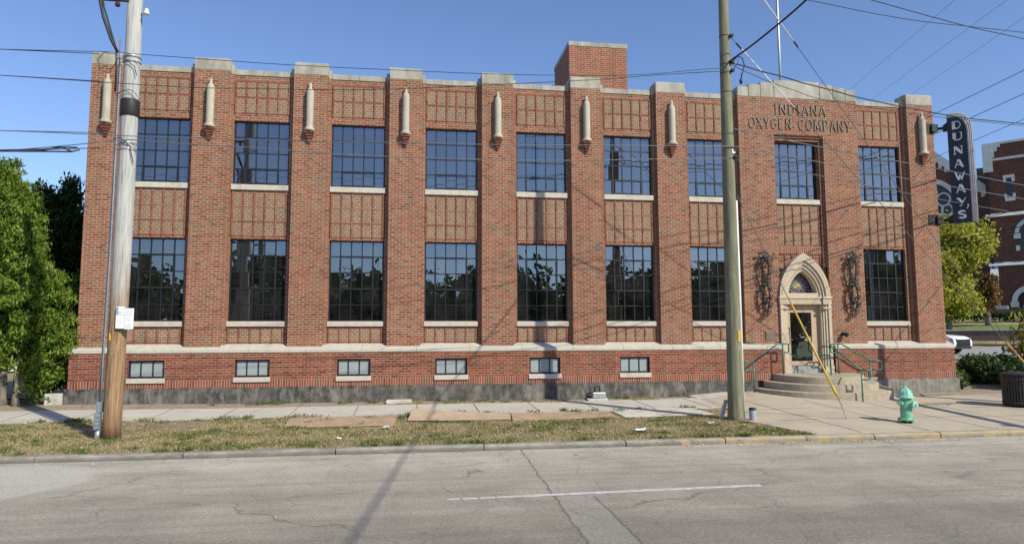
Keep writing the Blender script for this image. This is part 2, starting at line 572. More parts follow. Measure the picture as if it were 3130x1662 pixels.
def ground_grass():
    m, nt, b = new_mat("dry_turf")
    co = objco(nt)
    p = noise(nt, mapping(nt, co, (1, 1.6, 1)), .85, 5, .62, .4)
    c = ramp(nt, p, [(.36, (.165, .175, .055)), (.46, (.27, .225, .105)), (.60, (.39, .305, .18)), (.8, (.31, .235, .14))])
    f = noise(nt, co, 26, 4, .7)
    c = mixc(nt, .7, c, ramp(nt, f, [(.3, (.45, .45, .4)), (.7, (1.35, 1.3, 1.25))]), 'MULTIPLY')
    lk(nt, c, b.inputs["Base Color"])
    b.inputs["Roughness"].default_value = .95
    bump(nt, f, b, .9, .05)
    return m


def concrete_walk(name, col, dark, joint=None):
    m, nt, b = new_mat(name)
    co = objco(nt)
    f = noise(nt, co, 1.1, 6, .65)
    c = ramp(nt, f, [(.3, tuple(x * .86 for x in col)), (.7, tuple(min(1, x * 1.08) for x in col))])
    f2 = noise(nt, co, 38, 3, .7)
    c = mixc(nt, .35, c, ramp(nt, f2, [(.3, (.7, .7, .7)), (.7, (1.2, 1.2, 1.2))]), 'MULTIPLY')
    s = noise(nt, co, 2.6, 6, .72, .6)
    c = mixc(nt, ramp(nt, s, [(.60, (0, 0, 0)), (.74, (.8, .8, .8))]), c, dark)
    # hairline cracks
    v = nd(nt, "ShaderNodeTexVoronoi", feature='DISTANCE_TO_EDGE')
    v.inputs["Scale"].default_value = .42
    dn = nd(nt, "ShaderNodeTexNoise")
    dn.inputs["Scale"].default_value = 2.0
    dn.inputs["Detail"].default_value = 5
    lk(nt, co, dn.inputs["Vector"])
    va = nd(nt, "ShaderNodeVectorMath", operation='MULTIPLY_ADD')
    lk(nt, dn.outputs["Color"], va.inputs[0])
    va.inputs[1].default_value = (.5, .5, .5)
    lk(nt, co, va.inputs[2])
    lk(nt, va.outputs[0], v.inputs["Vector"])
    k = ramp(nt, v.outputs["Distance"], [(.0, (1, 1, 1)), (.010, (0, 0, 0))])
    mk = ramp(nt, noise(nt, co, .35, 2), [(.52, (0, 0, 0)), (.6, (.8, .8, .8))])
    c = mixc(nt, math_n(nt, 'MULTIPLY', k, mk), c, tuple(x * .4 for x in dark))
    lk(nt, c, b.inputs["Base Color"])
    b.inputs["Roughness"].default_value = .92
    bump(nt, f2, b, .25, .01)
    return m


def asphalt():
    m, nt, b = new_mat("aged_asphalt")
    co = objco(nt)
    sp = nd(nt, "ShaderNodeSeparateXYZ")
    lk(nt, co, sp.inputs[0])
    X, Y = sp.outputs[0], sp.outputs[1]
    wob = noise(nt, co, .5, 4, .6)
    Yw = math_n(nt, 'MULTIPLY_ADD', wob, 1.2, Y)
    base = ramp(nt, math_n(nt, 'MULTIPLY_ADD', Yw, 1 / 16, 22 / 16), [(0, (.228, .203, .172)), (.53, (.246, .219, .185)), (.60, (.325, .292, .248)), (.78, (.368, .332, .284)), (.86, (.440, .400, .345)), (.93, (.42, .38, .33))])
    # wheel-path streaks along the street
    st = noise(nt, mapping(nt, co, (.10, 2.2, 1)), 1.0, 5, .6)
    base = mixc(nt, .8, base, ramp(nt, st, [(.3, (.78, .77, .76)), (.7, (1.17, 1.17, 1.16))]), 'MULTIPLY')
    bl = noise(nt, co, .8, 6, .65, .5)
    base = mixc(nt, .8, base, ramp(nt, bl, [(.3, (.76, .75, .73)), (.7, (1.18, 1.17, 1.15))]), 'MULTIPLY')
    # bleached patch near the kerb at the left
    dx = math_n(nt, 'SUBTRACT', X, .6)
    dy = math_n(nt, 'ADD', Y, 9.7)
    d2 = math_n(nt, 'ADD', math_n(nt, 'MULTIPLY', math_n(nt, 'MULTIPLY', dx, dx), .28), math_n(nt, 'MULTIPLY', math_n(nt, 'MULTIPLY', dy, dy), .30))
    k = ramp(nt, math_n(nt, 'MULTIPLY_ADD', bl, 1.2, math_n(nt, 'ADD', d2, -.6)), [(.78, (1, 1, 1)), (1.0, (0, 0, 0))])
    base = mixc(nt, math_n(nt, 'MULTIPLY', k, .75), base, (.49, .45, .405))
    # sealed strip between two transverse joints
    j1 = math_n(nt, 'SUBTRACT', X, math_n(nt, 'MULTIPLY_ADD', Y, .044, 10.64))
    wj = noise(nt, co, 1.4, 5, .7)
    j1 = math_n(nt, 'ADD', j1, math_n(nt, 'MULTIPLY_ADD', wj, .22, -.11))
    j2 = math_n(nt, 'ADD', math_n(nt, 'SUBTRACT', X, math_n(nt, 'MULTIPLY_ADD', Y, .033, 11.12)), math_n(nt, 'MULTIPLY_ADD', wj, .10, -.05))
    inb = math_n(nt, 'MULTIPLY', math_n(nt, 'GREATER_THAN', j1, 0), math_n(nt, 'LESS_THAN', j2, 0))
    nearc = math_n(nt, 'LESS_THAN', Y, -12.25)
    base = mixc(nt, math_n(nt, 'MULTIPLY', math_n(nt, 'MULTIPLY', inb, nearc), .32), base, (.36, .33, .29))
    # aggregate
    ag = noise(nt, co, 60, 3, .8)
    base = mixc(nt, .8, base, ramp(nt, ag, [(.28, (.50, .49, .48)), (.5, (1, 1, 1)), (.72, (1.42, 1.40, 1.38))]), 'MULTIPLY')
    ag2 = noise(nt, co, 18, 3, .8)
    base = mixc(nt, .9, base, ramp(nt, ag2, [(.30, (.74, .73, .71)), (.70, (1.22, 1.22, 1.22))]), 'MULTIPLY')
    ag3 = noise(nt, mapping(nt, co, (.8, 1.2, 1)), 30, 2, .9)
    base = mixc(nt, .9, base, ramp(nt, ag3, [(.30, (.70, .69, .67)), (.50, (1, 1, 1)), (.70, (1.26, 1.25, 1.23))]), 'MULTIPLY')
    # cracks: two nets
    def net(scale, width, thr, amt, dist):
        dn = nd(nt, "ShaderNodeTexNoise")
        dn.inputs["Scale"].default_value = 1.1
        dn.inputs["Detail"].default_value = 4
        dn.inputs["Roughness"].default_value = .5
        lk(nt, co, dn.inputs["Vector"])
        va = nd(nt, "ShaderNodeVectorMath", operation='MULTIPLY_ADD')
        lk(nt, dn.outputs["Color"], va.inputs[0])
        va.inputs[1].default_value = (dist, dist, 0)
        lk(nt, mapping(nt, co, (.6, 1, 1)), va.inputs[2])
        v = nd(nt, "ShaderNodeTexVoronoi", feature='DISTANCE_TO_EDGE')
        v.inputs["Scale"].default_value = scale
        lk(nt, va.outputs[0], v.inputs["Vector"])
        kk = ramp(nt, v.outputs["Distance"], [(0, (1, 1, 1)), (width, (0, 0, 0))])
        mm = ramp(nt, noise(nt, mapping(nt, co, (.6, 1, 1), (scale * 7, 3, 0)), .40, 4, .6), [(thr, (0, 0, 0)), (thr + .1, (1, 1, 1))])
        return math_n(nt, 'MULTIPLY', math_n(nt, 'MULTIPLY', kk, mm), amt)
    c1 = net(.34, .0075, .44, .75, .9)
    c2 = net(.95, .012, .44, .50, .5)
    c3 = net(2.2, .022, .50, .40, .25)
    c2 = math_n(nt, 'MAXIMUM', c2, c3)
    jc = ramp(nt, math_n(nt, 'ABSOLUTE', j1), [(0, (1, 1, 1)), (.030, (0, 0, 0))])
    jd = math_n(nt, 'MULTIPLY', ramp(nt, math_n(nt, 'ABSOLUTE', j2), [(0, (1, 1, 1)), (.028, (0, 0, 0))]), nearc)
    # one lengthways seam
    ls = ramp(nt, math_n(nt, 'ABSOLUTE', math_n(nt, 'ADD', math_n(nt, 'MULTIPLY_ADD', wj, .35, Y), 13.1 - .17)), [(0, (.55, .55, .55)), (.016, (0, 0, 0))])
    ls2 = math_n(nt, 'MULTIPLY', ramp(nt, math_n(nt, 'ABSOLUTE', math_n(nt, 'ADD', math_n(nt, 'MULTIPLY_ADD', wj, .3, Y), 9.15 - .15)), [(0, (.5, .5, .5)), (.016, (0, 0, 0))]), math_n(nt, 'GREATER_THAN', X, 12.4))
    cr = math_n(nt, 'MAXIMUM', math_n(nt, 'MAXIMUM', c1, c2), math_n(nt, 'MAXIMUM', math_n(nt, 'MAXIMUM', jc, jd), math_n(nt, 'MAXIMUM', ls, ls2)))
    base = mixc(nt, math_n(nt, 'MULTIPLY', cr, .8), base, (.085, .074, .060))
    # oil spots
    sv = noise(nt, co, 1.7, 2, .4)
    base = mixc(nt, ramp(nt, sv, [(.735, (0, 0, 0)), (.75, (.6, .6, .6))]), base, (.10, .09, .08))
    lk(nt, base, b.inputs["Base Color"])
    b.inputs["Roughness"].default_value = .9
    b.inputs["Specular IOR Level"].default_value = .3
    bump(nt, ag, b, .5, .008)
    return m


def worn_line():
    m, nt, b = new_mat("worn_lane_paint")
    co = objco(nt)
    f = noise(nt, mapping(nt, co, (1, 3, 1)), 5, 6, .75)
    f2 = noise(nt, co, 40, 3, .8)
    k = ramp(nt, math_n(nt, 'MULTIPLY_ADD', f2, .35, f), [(.58, (0, 0, 0)), (.72, (1, 1, 1))])
    c = mixc(nt, k, (.68, .66, .63), (.42, .39, .355))
    lk(nt, c, b.inputs["Base Color"])
    b.inputs["Roughness"].default_value = .8
    return m


def kerb_mat():
    m, nt, b = new_mat("worn_kerb")
    co = objco(nt)
    sp = nd(nt, "ShaderNodeSeparateXYZ")
    lk(nt, co, sp.inputs[0])
    f = noise(nt, co, 4, 6, .7)
    c = ramp(nt, f, [(.3, (.24, .215, .18)), (.7, (.38, .34, .285))])
    st = noise(nt, mapping(nt, co, (.6, 1, 2)), 2.4, 6, .75)
    c = mixc(nt, ramp(nt, st, [(.46, (0, 0, 0)), (.66, (.75, .75, .75))]), c, (.13, .12, .105))
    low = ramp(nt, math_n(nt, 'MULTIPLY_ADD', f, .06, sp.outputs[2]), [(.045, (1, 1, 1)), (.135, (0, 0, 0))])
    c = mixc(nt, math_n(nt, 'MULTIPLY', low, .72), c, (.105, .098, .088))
    ye = math_n(nt, 'GREATER_THAN', math_n(nt, 'MULTIPLY_ADD', f, 3.0, sp.outputs[0]), 15.6)
    y2 = ramp(nt, noise(nt, co, 3.2, 6, .7), [(.40, (0, 0, 0)), (.60, (1, 1, 1))])
    c = mixc(nt, math_n(nt, 'MULTIPLY', math_n(nt, 'MULTIPLY', ye, y2), .6), c, (.46, .32, .14))
    lk(nt, c, b.inputs["Base Color"])
    b.inputs["Roughness"].default_value = .9
    bump(nt, f, b, .5, .02)
    return m


M['asphalt'] = asphalt()
M['turf'] = ground_grass()
M['walk'] = concrete_walk("pale_sidewalk", (.50, .455, .39), (.40, .36, .30))
M['apron'] = concrete_walk("tan_sidewalk", (.46, .385, .29), (.33, .27, .20))
M['line'] = worn_line()
M['kerb'] = kerb_mat()
M['dirt'] = plain("bare_dirt", (.33, .255, .18), .95, var=.25, scale=9, stain=((.19, .135, .09), 3, .5), bmp=.5)
M['far_lawn'] = plain("green_lawn", (.13, .19, .045), .95, var=.2, scale=1.2, stain=((.17, .20, .06), .6, .5), bmp=.4)
M['side_street'] = plain("side_street_asphalt", (.30, .285, .265), .9, var=.1, scale=1.0)

# ------------------------------------------------------------------ ground
WBX = [-2.3, 2.7, 7.5, 12.7, 17.0, 18.3, 19.6, 22.0, 24.5, 27.2]
WBZ = [.50, .43, .418, .385, .41, .52, .56, .46, .37, .44]
DX, DY = .681, .732


def sstep(a, b, x):
    t = np.clip((x - a) / (b - a), 0, 1)
    return t * t * (3 - 2 * t)


def ground_z(x, y):
    x = np.asarray(x, float); y = np.asarray(y, float)
    wb = np.interp(x, WBX, WBZ)
    a = .12 + (wb - .12) * np.clip((y + 7.5) / 7.2, 0, 1)
    q = (x - 7.87) * DX + (y + 22.91) * DY
    prof = np.interp(q, [24, 30, 36, 42, 60, 60.2, 62, 74, 86, 220], [.42, .58, .85, 1.22, 1.62, 1.78, 2.02, 3.70, 4.5, 9])
    k = sstep(27.6, 30.5, x) * sstep(-3.5, 1.0, y)
    k = np.maximum(k, sstep(17, 30, y) * sstep(8, 20, x))
    return a * (1 - k) + prof * k


def gz(x, y):
    return float(ground_z(x, y))


def sheet(name, xs, ys, m, dz=0.0, wob=0.0, zf=None, keep=None):
    X, Y = np.meshgrid(xs, ys, indexing='ij')
    Z = (ground_z(X, Y) if zf is None else zf(X, Y)) + dz
    if wob:
        Z = Z + RNG.normal(0, wob, Z.shape)
    V = np.stack([X, Y, Z], -1).reshape(-1, 3)
    nx, ny = len(xs), len(ys)
    i, j = np.meshgrid(np.arange(nx - 1), np.arange(ny - 1), indexing='ij')
    a = (i * ny + j).ravel()
    F = np.stack([a, a + ny, a + ny + 1, a + 1], -1)
    if keep is not None:
        F = F[keep(V[F].mean(1))]
    return np_mesh(name, V, F.ravel(), 4, m, smooth=True)


road = MB()
road.quad((-90, -27.0, 0), (120, -27.0, 0), (120, -7.62, 0), (-90, -7.62, 0))
tag(road.build("road", M['asphalt']), kind='structure')
far = MB()
far.quad((-300, -400, -.01), (400, -400, -.01), (400, -27.2, .12), (-300, -27.2, .12))
tag(far.build("far_ground", M['far_lawn']), kind='structure')
fk = MB()
fk.box(-90, 120, -27.2, -27.0, -.1, .12)
tag(fk.build("far_kerb", M['kerb']), kind='structure')
ln = MB()
for xa_, xb_ in ((8.47, 8.66), (8.70, 8.93), (8.97, 9.20), (9.23, 9.62), (9.63, 13.62)):
    ya_, yb2 = [-12.16 + (x - 8.47) * .035 for x in (xa_, xb_)]
    hw_ = .055 if xb_ < 9.65 else .075
    ln.quad((xa_, ya_ - hw_, .004), (xb_, yb2 - hw_, .004), (xb_, yb2 + hw_, .004), (xa_, ya_ + hw_, .004))
tag(ln.build("lane_marking", M['line']), kind='structure')

xs = np.concatenate([np.arange(-60, -6, 3.0), np.arange(-6, 18.5, .22), np.arange(18.5, 32, .4), np.arange(32, 130, 2.0)])
ys = np.concatenate([np.arange(-7.52, .3, .2), np.arange(.3, 60, 2.0), np.arange(60, 320, 10.0)])
tag(sheet("verge", xs, ys, M['turf'], dz=-.006, wob=.006), kind='structure')


def strip(name, pts_front, pts_back, n, m, dz, th=None):
    """a slab laid on the ground between two polylines (front and back edge)"""
    mb = MB()
    A = np.array(pts_front, float); B = np.array(pts_back, float)
    ta = np.linspace(0, len(A) - 1, n)
    ax = np.interp(ta, range(len(A)), A[:, 0]); ay = np.interp(ta, range(len(A)), A[:, 1])
    tb = np.linspace(0, len(B) - 1, n)
    bx_ = np.interp(tb, range(len(B)), B[:, 0]); by = np.interp(tb, range(len(B)), B[:, 1])
    K = 6
    rows = []
    for k in range(K + 1):
        t = k / K
        x = ax * (1 - t) + bx_ * t; y = ay * (1 - t) + by * t
        rows.append(np.stack([x, y, ground_z(x, y) + dz], -1))
    for k in range(K):
        for i in range(n - 1):
            mb.quad(rows[k][i], rows[k][i + 1], rows[k + 1][i + 1], rows[k + 1][i])
    for row in (rows[0], rows[-1]):
        for i in range(n - 1):
            a, b_ = row[i], row[i + 1]
            mb.quad(a, b_, b_ - np.array([0, 0, .12]), a - np.array([0, 0, .12]))
    o = mb.build(name, m, smooth=False)
    return tag(o, kind='structure')


strip("sidewalk", [(-60, -3.75), (-8, -3.7), (-2, -3.5), (4, -3.25), (11, -3.1), (17.2, -2.95)], [(-60, -1.7), (-8, -1.7), (-2, -1.55), (4, -1.3), (11, -.98), (17.2, -.75)], 90, M['walk'], .022)
jm = MB()
jx = -12.8
while jx < 17:
    yb = np.interp(jx, [-8, -2, 4, 11, 17.2], [-1.7, -1.55, -1.3, -.98, -.75])
    yf = np.interp(jx, [-8, -2, 4, 11, 17.2], [-3.7, -3.5, -3.25, -3.1, -2.95])
    ww = .010 + .006 * random.random()
    jm.quad((jx - ww, yf, gz(jx, yf) + .026), (jx + ww, yf, gz(jx, yf) + .026), (jx + ww, yb, gz(jx, yb) + .026), (jx - ww, yb, gz(jx, yb) + .026))
    jx += 1.745
tag(jm.build("sidewalk_joints", plain("joint_dirt", (.13, .115, .085), .95, var=.3)), kind='structure')
strip("sidewalk_apron", [(17.35, -7.5), (22, -7.5), (27, -7.5), (34, -7.5), (60, -7.5)], [(17.35, -3.7), (22, -3.7), (27, -3.7), (34, -3.7), (60, -3.7)], 60, M['apron'], .020)
ap2 = MB()
ap2.add([(16.45, -4.6, gz(16.45, -4.6) + .020), (17.35, -7.45, gz(17.35, -7.45) + .020), (17.35, -3.7, gz(17.35, -3.7) + .020), (17.0, -3.7, gz(17, -3.7) + .020)], [(0, 1, 2, 3)])
tag(ap2.build("sidewalk_corner", M['apron']), kind='structure')
strip("sidewalk_entry", [(17.2, -3.7), (22, -3.7), (27, -3.7), (34, -3.7), (60, -3.7)], [(17.2, -.3), (22, -.32), (25.5, -1.2), (34, -1.4), (60, -1.4)], 60, M['apron'], .020)
aj = MB()
for k, (x0, y0, x1, y1) in enumerate([(18.6, -7.45, 18.3, -2.2), (20.4, -7.45, 20.2, -2.4), (22.2, -7.45, 22.0, -2.6), (24.0, -7.45, 23.9, -1.5), (25.8, -7.45, 25.7, -1.5), (27.6, -7.4, 27.5, -1.5), (17.5, -5.6, 29, -5.5), (17.4, -3.9, 29, -3.8)]):
    n = 12
    pr = None
    for i in range(n + 1):
        t = i / n
        x = x0 + (x1 - x0) * t + random.uniform(-.02, .02); y = y0 + (y1 - y0) * t + random.uniform(-.02, .02)
        if pr:
            dx_, dy_ = x - pr[0], y - pr[1]
            L = math.hypot(dx_, dy_); nx_, ny_ = -dy_ / L * .012, dx_ / L * .012
            aj.quad((pr[0] - nx_, pr[1] - ny_, gz(*pr) + .025), (x - nx_, y - ny_, gz(x, y) + .025), (x + nx_, y + ny_, gz(x, y) + .025), (pr[0] + nx_, pr[1] + ny_, gz(*pr) + .025))
        pr = (x, y)
tag(aj.build("apron_joints", plain("apron_joint_dirt", (.17, .13, .09), .95, var=.3)), kind='structure')
# raised slab where the entrance paving starts, and the bare soil along the wall
rs = MB()
rs.prism([(17.25, -.32, .40), (17.25, -1.0, .36), (18.6, -1.3, .41), (18.6, -.32, .50)], (0, 0, .075))
tag(rs.build("paving_slab", M['walk'], bevel=.01), kind='structure')
strip("soil_strip", [(-9, -1.75), (-2, -1.6), (4, -1.36), (11, -1.04), (17.1, -.82)], [(-9, -.2), (-2, -.3), (4, -.3), (11, -.3), (17.1, -.3)], 80, M['dirt'], .012)
strip("soil_bed", [(25.4, -1.25), (30, -1.45), (40, -1.5)], [(27.6, 3.0), (31, 3.0), (40, 4)], 30, M['dirt'], .012)

yp = MB()
yp.poly([(x, y, gz(x, y) + .028) for x, y in ((22.95, -3.05), (23.75, -3.35), (23.95, -2.85), (23.3, -2.5))])
tag(yp.build("ramp_marking", plain("worn_yellow_paint", (.52, .37, .10), .8, var=.2, scale=8)), kind='structure')
yp = MB()
yp.poly([(x, y, gz(x, y) + .026) for x, y in ((23.9, -3.3), (25.1, -3.0), (25.0, -2.6), (24.0, -2.75))])
tag(yp.build("soil_pit", M['dirt']), kind='structure')

# kerb stones
kx = -60.0
kb = MB()
while kx < 110:
    L = random.uniform(1.7, 3.2)
    d = random.uniform(-.012, .012); h = random.uniform(-.008, .010)
    g = .010
    kb.prism([(kx + g, -7.72 + d, -.05), (kx + g, -7.715 + d, .085 + h), (kx + g, -7.67 + d, .125 + h), (kx + g, -7.50, .13 + h), (kx + g, -7.50, -.05)], (L - 2 * g, 0, 0))
    kx += L
tag(kb.build("kerb", M['kerb'], bevel=.006), kind='structure')

# right-hand street and lawn behind: strips that follow the side street
def pq(p, q):
    """p runs along the side street, q away from the viewer"""
    return (7.87 + DX * q - DY * p, -22.91 + DY * q + DX * p)


def side_strip(name, q0, q1, m, dz, p0=-60, p1=13, n=40):
    mb = MB()
    ps = np.linspace(p0, p1, n); qs = np.linspace(q0, q1, 8)
    for i in range(n - 1):
        for j in range(7):
            c4 = [pq(ps[i], qs[j]), pq(ps[i + 1], qs[j]), pq(ps[i + 1], qs[j + 1]), pq(ps[i], qs[j + 1])]
            mb.quad(*[(x, y, gz(x, y) + dz) for x, y in c4][::-1])
    return tag(mb.build(name, m), kind='structure')


side_strip("side_street", 42, 59.9, M['side_street'], .05)
side_strip("side_verge", 60.1, 62, M['turf'], .05)
side_strip("church_lawn", 62.3, 120, M['far_lawn'], .05, -80, 60, 60)

# ------------------------------------------------------------------ the brick building
BL = (12.5, 0, .42)
bld = empty("brick_building", (0, 0, 0), label="long two storey red brick building with tall steel windows and stone trim", cat="building")
P_ = 3.08
YF, YS, YW = -.165, -.02, .05         # pilaster face, pilaster shoulder, spandrel wall
bays = [i * P_ for i in range(7)] + [21.71, 25.06]
UP = (7.37, 9.46); LO = (2.98, 5.60)
W2 = .87
holes = []
for i, c in enumerate(bays):
    holes.append((c - W2, c + W2, UP[0], UP[1]))
    if i != 7:
        holes.append((c - W2, c + W2, LO[0], LO[1]))
w = MB()
w.wall(-2.05, 19.4, 2.1, 10.97, YW, [h for h in holes if h[1] < 19.4], .16)
w.wall(24.0, 27.22, 2.1, 10.97, YW, [h for h in holes if h[0] > 24], .16)
w.wall(20.7, 22.8, 5.0, 10.97, YW, [h for h in holes if 20 < h[0] < 22], .16)
# returns, back and inner lining
w.quad((-2.05, 16, .4), (-2.05, YS, .4), (-2.05, YS, 11.0), (-2.05, 16, 11.0))
w.quad((27.22, YS, .4), (27.22, 16, .4), (27.22, 16, 11.0), (27.22, YS, 11.0))
w.quad((27.22, 16, .4), (-2.05, 16, .4), (-2.05, 16, 11.0), (27.22, 16, 11.0))
w.build("wall", M['brick'], bld)
rf = MB()
rf.box(-2.0, 27.17, .36, 15.9, 10.55, 10.7)
rf.build("roof", M['roof'], bld)
it = MB()
it.box(-1.9, 20.3, .24, 15.8, 2.15, 2.3)
it.box(23.2, 27.0, .24, 15.8, 2.15, 2.3)
it.box(20.3, 20.4, .30, 5.5, .9, 6.2)
it.box(23.1, 23.2, .30, 5.5, .9, 6.2)
it.box(20.41, 23.09, .34, 5.5, .9, 1.06)
it.quad((20.3, 4.0, .9), (23.2, 4.0, .9), (23.2, 4.0, 6.2), (20.3, 4.0, 6.2))
it.box(-1.9, 27.0, .24, 15.8, 6.2, 6.6)
it.quad((-1.9, 5.5, 2.2), (27, 5.5, 2.2), (27, 5.5, 10.6), (-1.9, 5.5, 10.6))
it.quad((-1.9, .24, 10.5), (27, .24, 10.5), (27, 5.5, 10.5), (-1.9, 5.5, 10.5))
for k in range(9):
    if k in (0, 2, 4, 6, 7):
        x = -1.54 + P_ * k
        it.box(x - .1, x + .1, .3, 5.4, 2.3, 10.5)
it.build("interior", M['dark_room'], bld)

pil_x = [P_ * (i - .5) for i in range(7)]


def pilaster(x0, x1, s0, s1, cyl=True):
    c = (x0 + x1) / 2
    mb = MB()
    mb.wall(x0, x1, 1.95, 11.03, YF)
    mb.quad((x0, YW, 1.95), (x0, YF, 1.95), (x0, YF, 11.03), (x0, YW, 11.03))
    mb.quad((x1, YF, 1.95), (x1, YW, 1.95), (x1, YW, 11.03), (x1, YF, 11.03))
    for (a, b) in ((s0, x0), (x1, s1)):
        if b - a > .02:
            mb.wall(a, b, 1.95, 10.97, YS)
            e = a if a < c else b
            if a < c:
                mb.quad((e, YW, 1.95), (e, YS, 1.95), (e, YS, 10.97), (e, YW, 10.97))
            else:
                mb.quad((e, YS, 1.95), (e, YW, 1.95), (e, YW, 10.97), (e, YS, 10.97))
    p = mb.build("pilaster", M['brick'], bld)
    cp = MB()
    t = random.uniform(-.015, .015)
    cp.prism([(x0 - .004, YF - .012, 11.03), (x0 - .004, YF - .012, 11.40 + t), (x0 - .004, YF + .03, 11.43 + t), (x0 - .004, .42, 11.43 + t), (x0 - .004, .42, 11.03)], (x1 - x0 + .008, 0, 0))
    for (a, b) in ((s0, x0 - .006), (x1 + .006, s1)):
        if b - a > .02:
            cp.box(a, b, YS - .012, .40, 10.97, 11.25)
    cp.build("cap_stone", M['stone_cap'], p, bevel=.012)
    if cyl:
        cy = MB()
        yc = YF - .10
        cy.lathe([(.155, 9.11), (.165, 9.13), (.165, 9.19), (.125, 9.21), (.118, 9.26), (.118, 10.38), (.112, 10.44), (.09, 10.50), (.055, 10.54), (.045, 10.56), (.048, 10.62), (.044, 10.63), (.04, 10.70)], (c, yc, 0), 20)
        cy.build("cylinder_ornament", M['ornament'], p, smooth=True)
        co = MB()
        for k, (ww, z0) in enumerate(((.13, 9.03), (.105, 8.95), (.08, 8.87), (.055, 8.79), (.03, 8.72))):
            co.box(c - ww, c + ww, YF - .20 + .035 * k, YF + .02, z0 + .006, z0 + .078)
        co.build("corbel", M['corbel'], p)
    return p


pilaster(-2.05, -1.0, -2.05, -.89)
for x in pil_x[1:]:
    pilaster(x - .535, x + .535, x - .645, x + .645)
pilaster(26.15, 27.22, 26.03, 27.22)

# entrance block
eb = MB()
EX0, EX1 = 19.46, 24.10
eb.wall(EX0, EX1, .5, 11.04, YF, [(20.80, 22.72, .5, 9.68)], .10)
eb.quad((EX0, YW, .5), (EX0, YF, .5), (EX0, YF, 11.04), (EX0, YW, 11.04))
eb.quad((EX1, YF, .5), (EX1, YW, .5), (EX1, YW, 11.04), (EX1, YF, 11.04))
eb.wall(19.36, EX0, 1.95, 10.97, YS)
eb.quad((19.36, YW, 1.95), (19.36, YS, 1.95), (19.36, YS, 10.97), (19.36, YW, 10.97))
# stepped jambs of the tall recess
eb.wall(20.80, 22.72, 4.9, 9.68, YF + .06, [(20.85, 22.67, 4.9, 9.60)], .06)
eb.wall(20.85, 22.67, 4.9, 9.60, YF + .12, [(20.84, 22.60, 4.9, 9.50)], .06)
ebo = eb.build("entrance_bay", M['brick'], bld)
cs = MB()
steps = [(19.46, 19.89, 11.40), (19.89, 20.35, 11.50), (20.35, 20.87, 11.60), (20.87, 22.66, 11.70), (22.66, 23.19, 11.61), (23.19, 23.68, 11.53), (23.68, 24.10, 11.46)]
for a, b, z in steps:
    cs.box(a + .008, b - .008, YF - .015, .42, 11.04, z)
cs.box(19.47, 24.09, YF + .02, .40, 11.05, 11.36)
cs.box(19.355, 19.455, YS - .012, .40, 10.97, 11.25)
cs.build("parapet_stone", M['stone_cap'], ebo, bevel=.01)


# raised lettering drawn as strokes
def arc(cx, cz, rx, rz, a0, a1, n=9):
    return [(cx + rx * cos(radians(a0 + (a1 - a0) * i / n)), cz + rz * sin(radians(a0 + (a1 - a0) * i / n))) for i in range(n + 1)]


GL = {
    'I': [[(.5, 0), (.5, 1)], [(.32, 0), (.68, 0)], [(.32, 1), (.68, 1)]],
    'N': [[(.15, 0), (.15, 1)], [(.15, 1), (.85, 0)], [(.85, 0), (.85, 1)], [(.02, 0), (.28, 0)], [(.72, 1), (.98, 1)]],
    'D': [[(.18, 0), (.18, 1)], [(.06, 1), (.45, 1)] + arc(.45, .5, .42, .5, 90, -90) + [(.06, 0)]],
    'A': [[(.08, 0), (.5, 1)], [(.5, 1), (.92, 0)], [(.24, .36), (.76, .36)], [(0, 0), (.2, 0)], [(.8, 0), (1, 0)]],
    'O': [arc(.5, .5, .44, .5, 0, 360, 18)],
    'X': [[(.1, 0), (.9, 1)], [(.1, 1), (.9, 0)], [(0, 0), (.22, 0)], [(.78, 0), (1, 0)], [(0, 1), (.22, 1)], [(.78, 1), (1, 1)]],
    'Y': [[(.5, 0), (.5, .48)], [(.5, .48), (.08, 1)], [(.5, .48), (.92, 1)], [(.36, 0), (.64, 0)], [(0, 1), (.2, 1)], [(.8, 1), (1, 1)]],
    'G': [arc(.52, .5, .44, .5, 48, 320, 16), [(.86, .17), (.86, .46)], [(.62, .46), (.94, .46)]],
    'E': [[(.2, 0), (.2, 1)], [(.08, 1), (.82, 1)], [(.2, .52), (.66, .52)], [(.08, 0), (.84, 0)]],
    'C': [arc(.52, .5, .44, .5, 48, 312, 16)],
    'M': [[(.1, 0), (.14, 1)], [(.14, 1), (.5, .12)], [(.5, .12), (.86, 1)], [(.86, 1), (.9, 0)], [(0, 0), (.2, 0)], [(.8, 0), (1, 0)]],
    'P': [[(.2, 0), (.2, 1)], [(.08, 1), (.5, 1)] + arc(.5, .74, .34, .26, 90, -90) + [(.2, .48)], [(.08, 0), (.34, 0)]],
}


def stroke(mb, pts, wd, y0, y1, f):
    for a, b in zip(pts[:-1], pts[1:]):
        d = Vector((b[0] - a[0], b[1] - a[1]))
        if d.length < 1e-6:
            continue
        d.normalize()
        e = d * wd * .3
        n = Vector((-d.y, d.x)) * wd / 2
        q = [(a[0] - e.x - n.x, a[1] - e.y - n.y), (b[0] + e.x - n.x, b[1] + e.y - n.y), (b[0] + e.x + n.x, b[1] + e.y + n.y), (a[0] - e.x + n.x, a[1] - e.y + n.y)]
        y0 += .0006; 
        mb.prism([f(p, y0) for p in q], f((q[0][0], q[0][1]), y1) - f(q[0], y0))


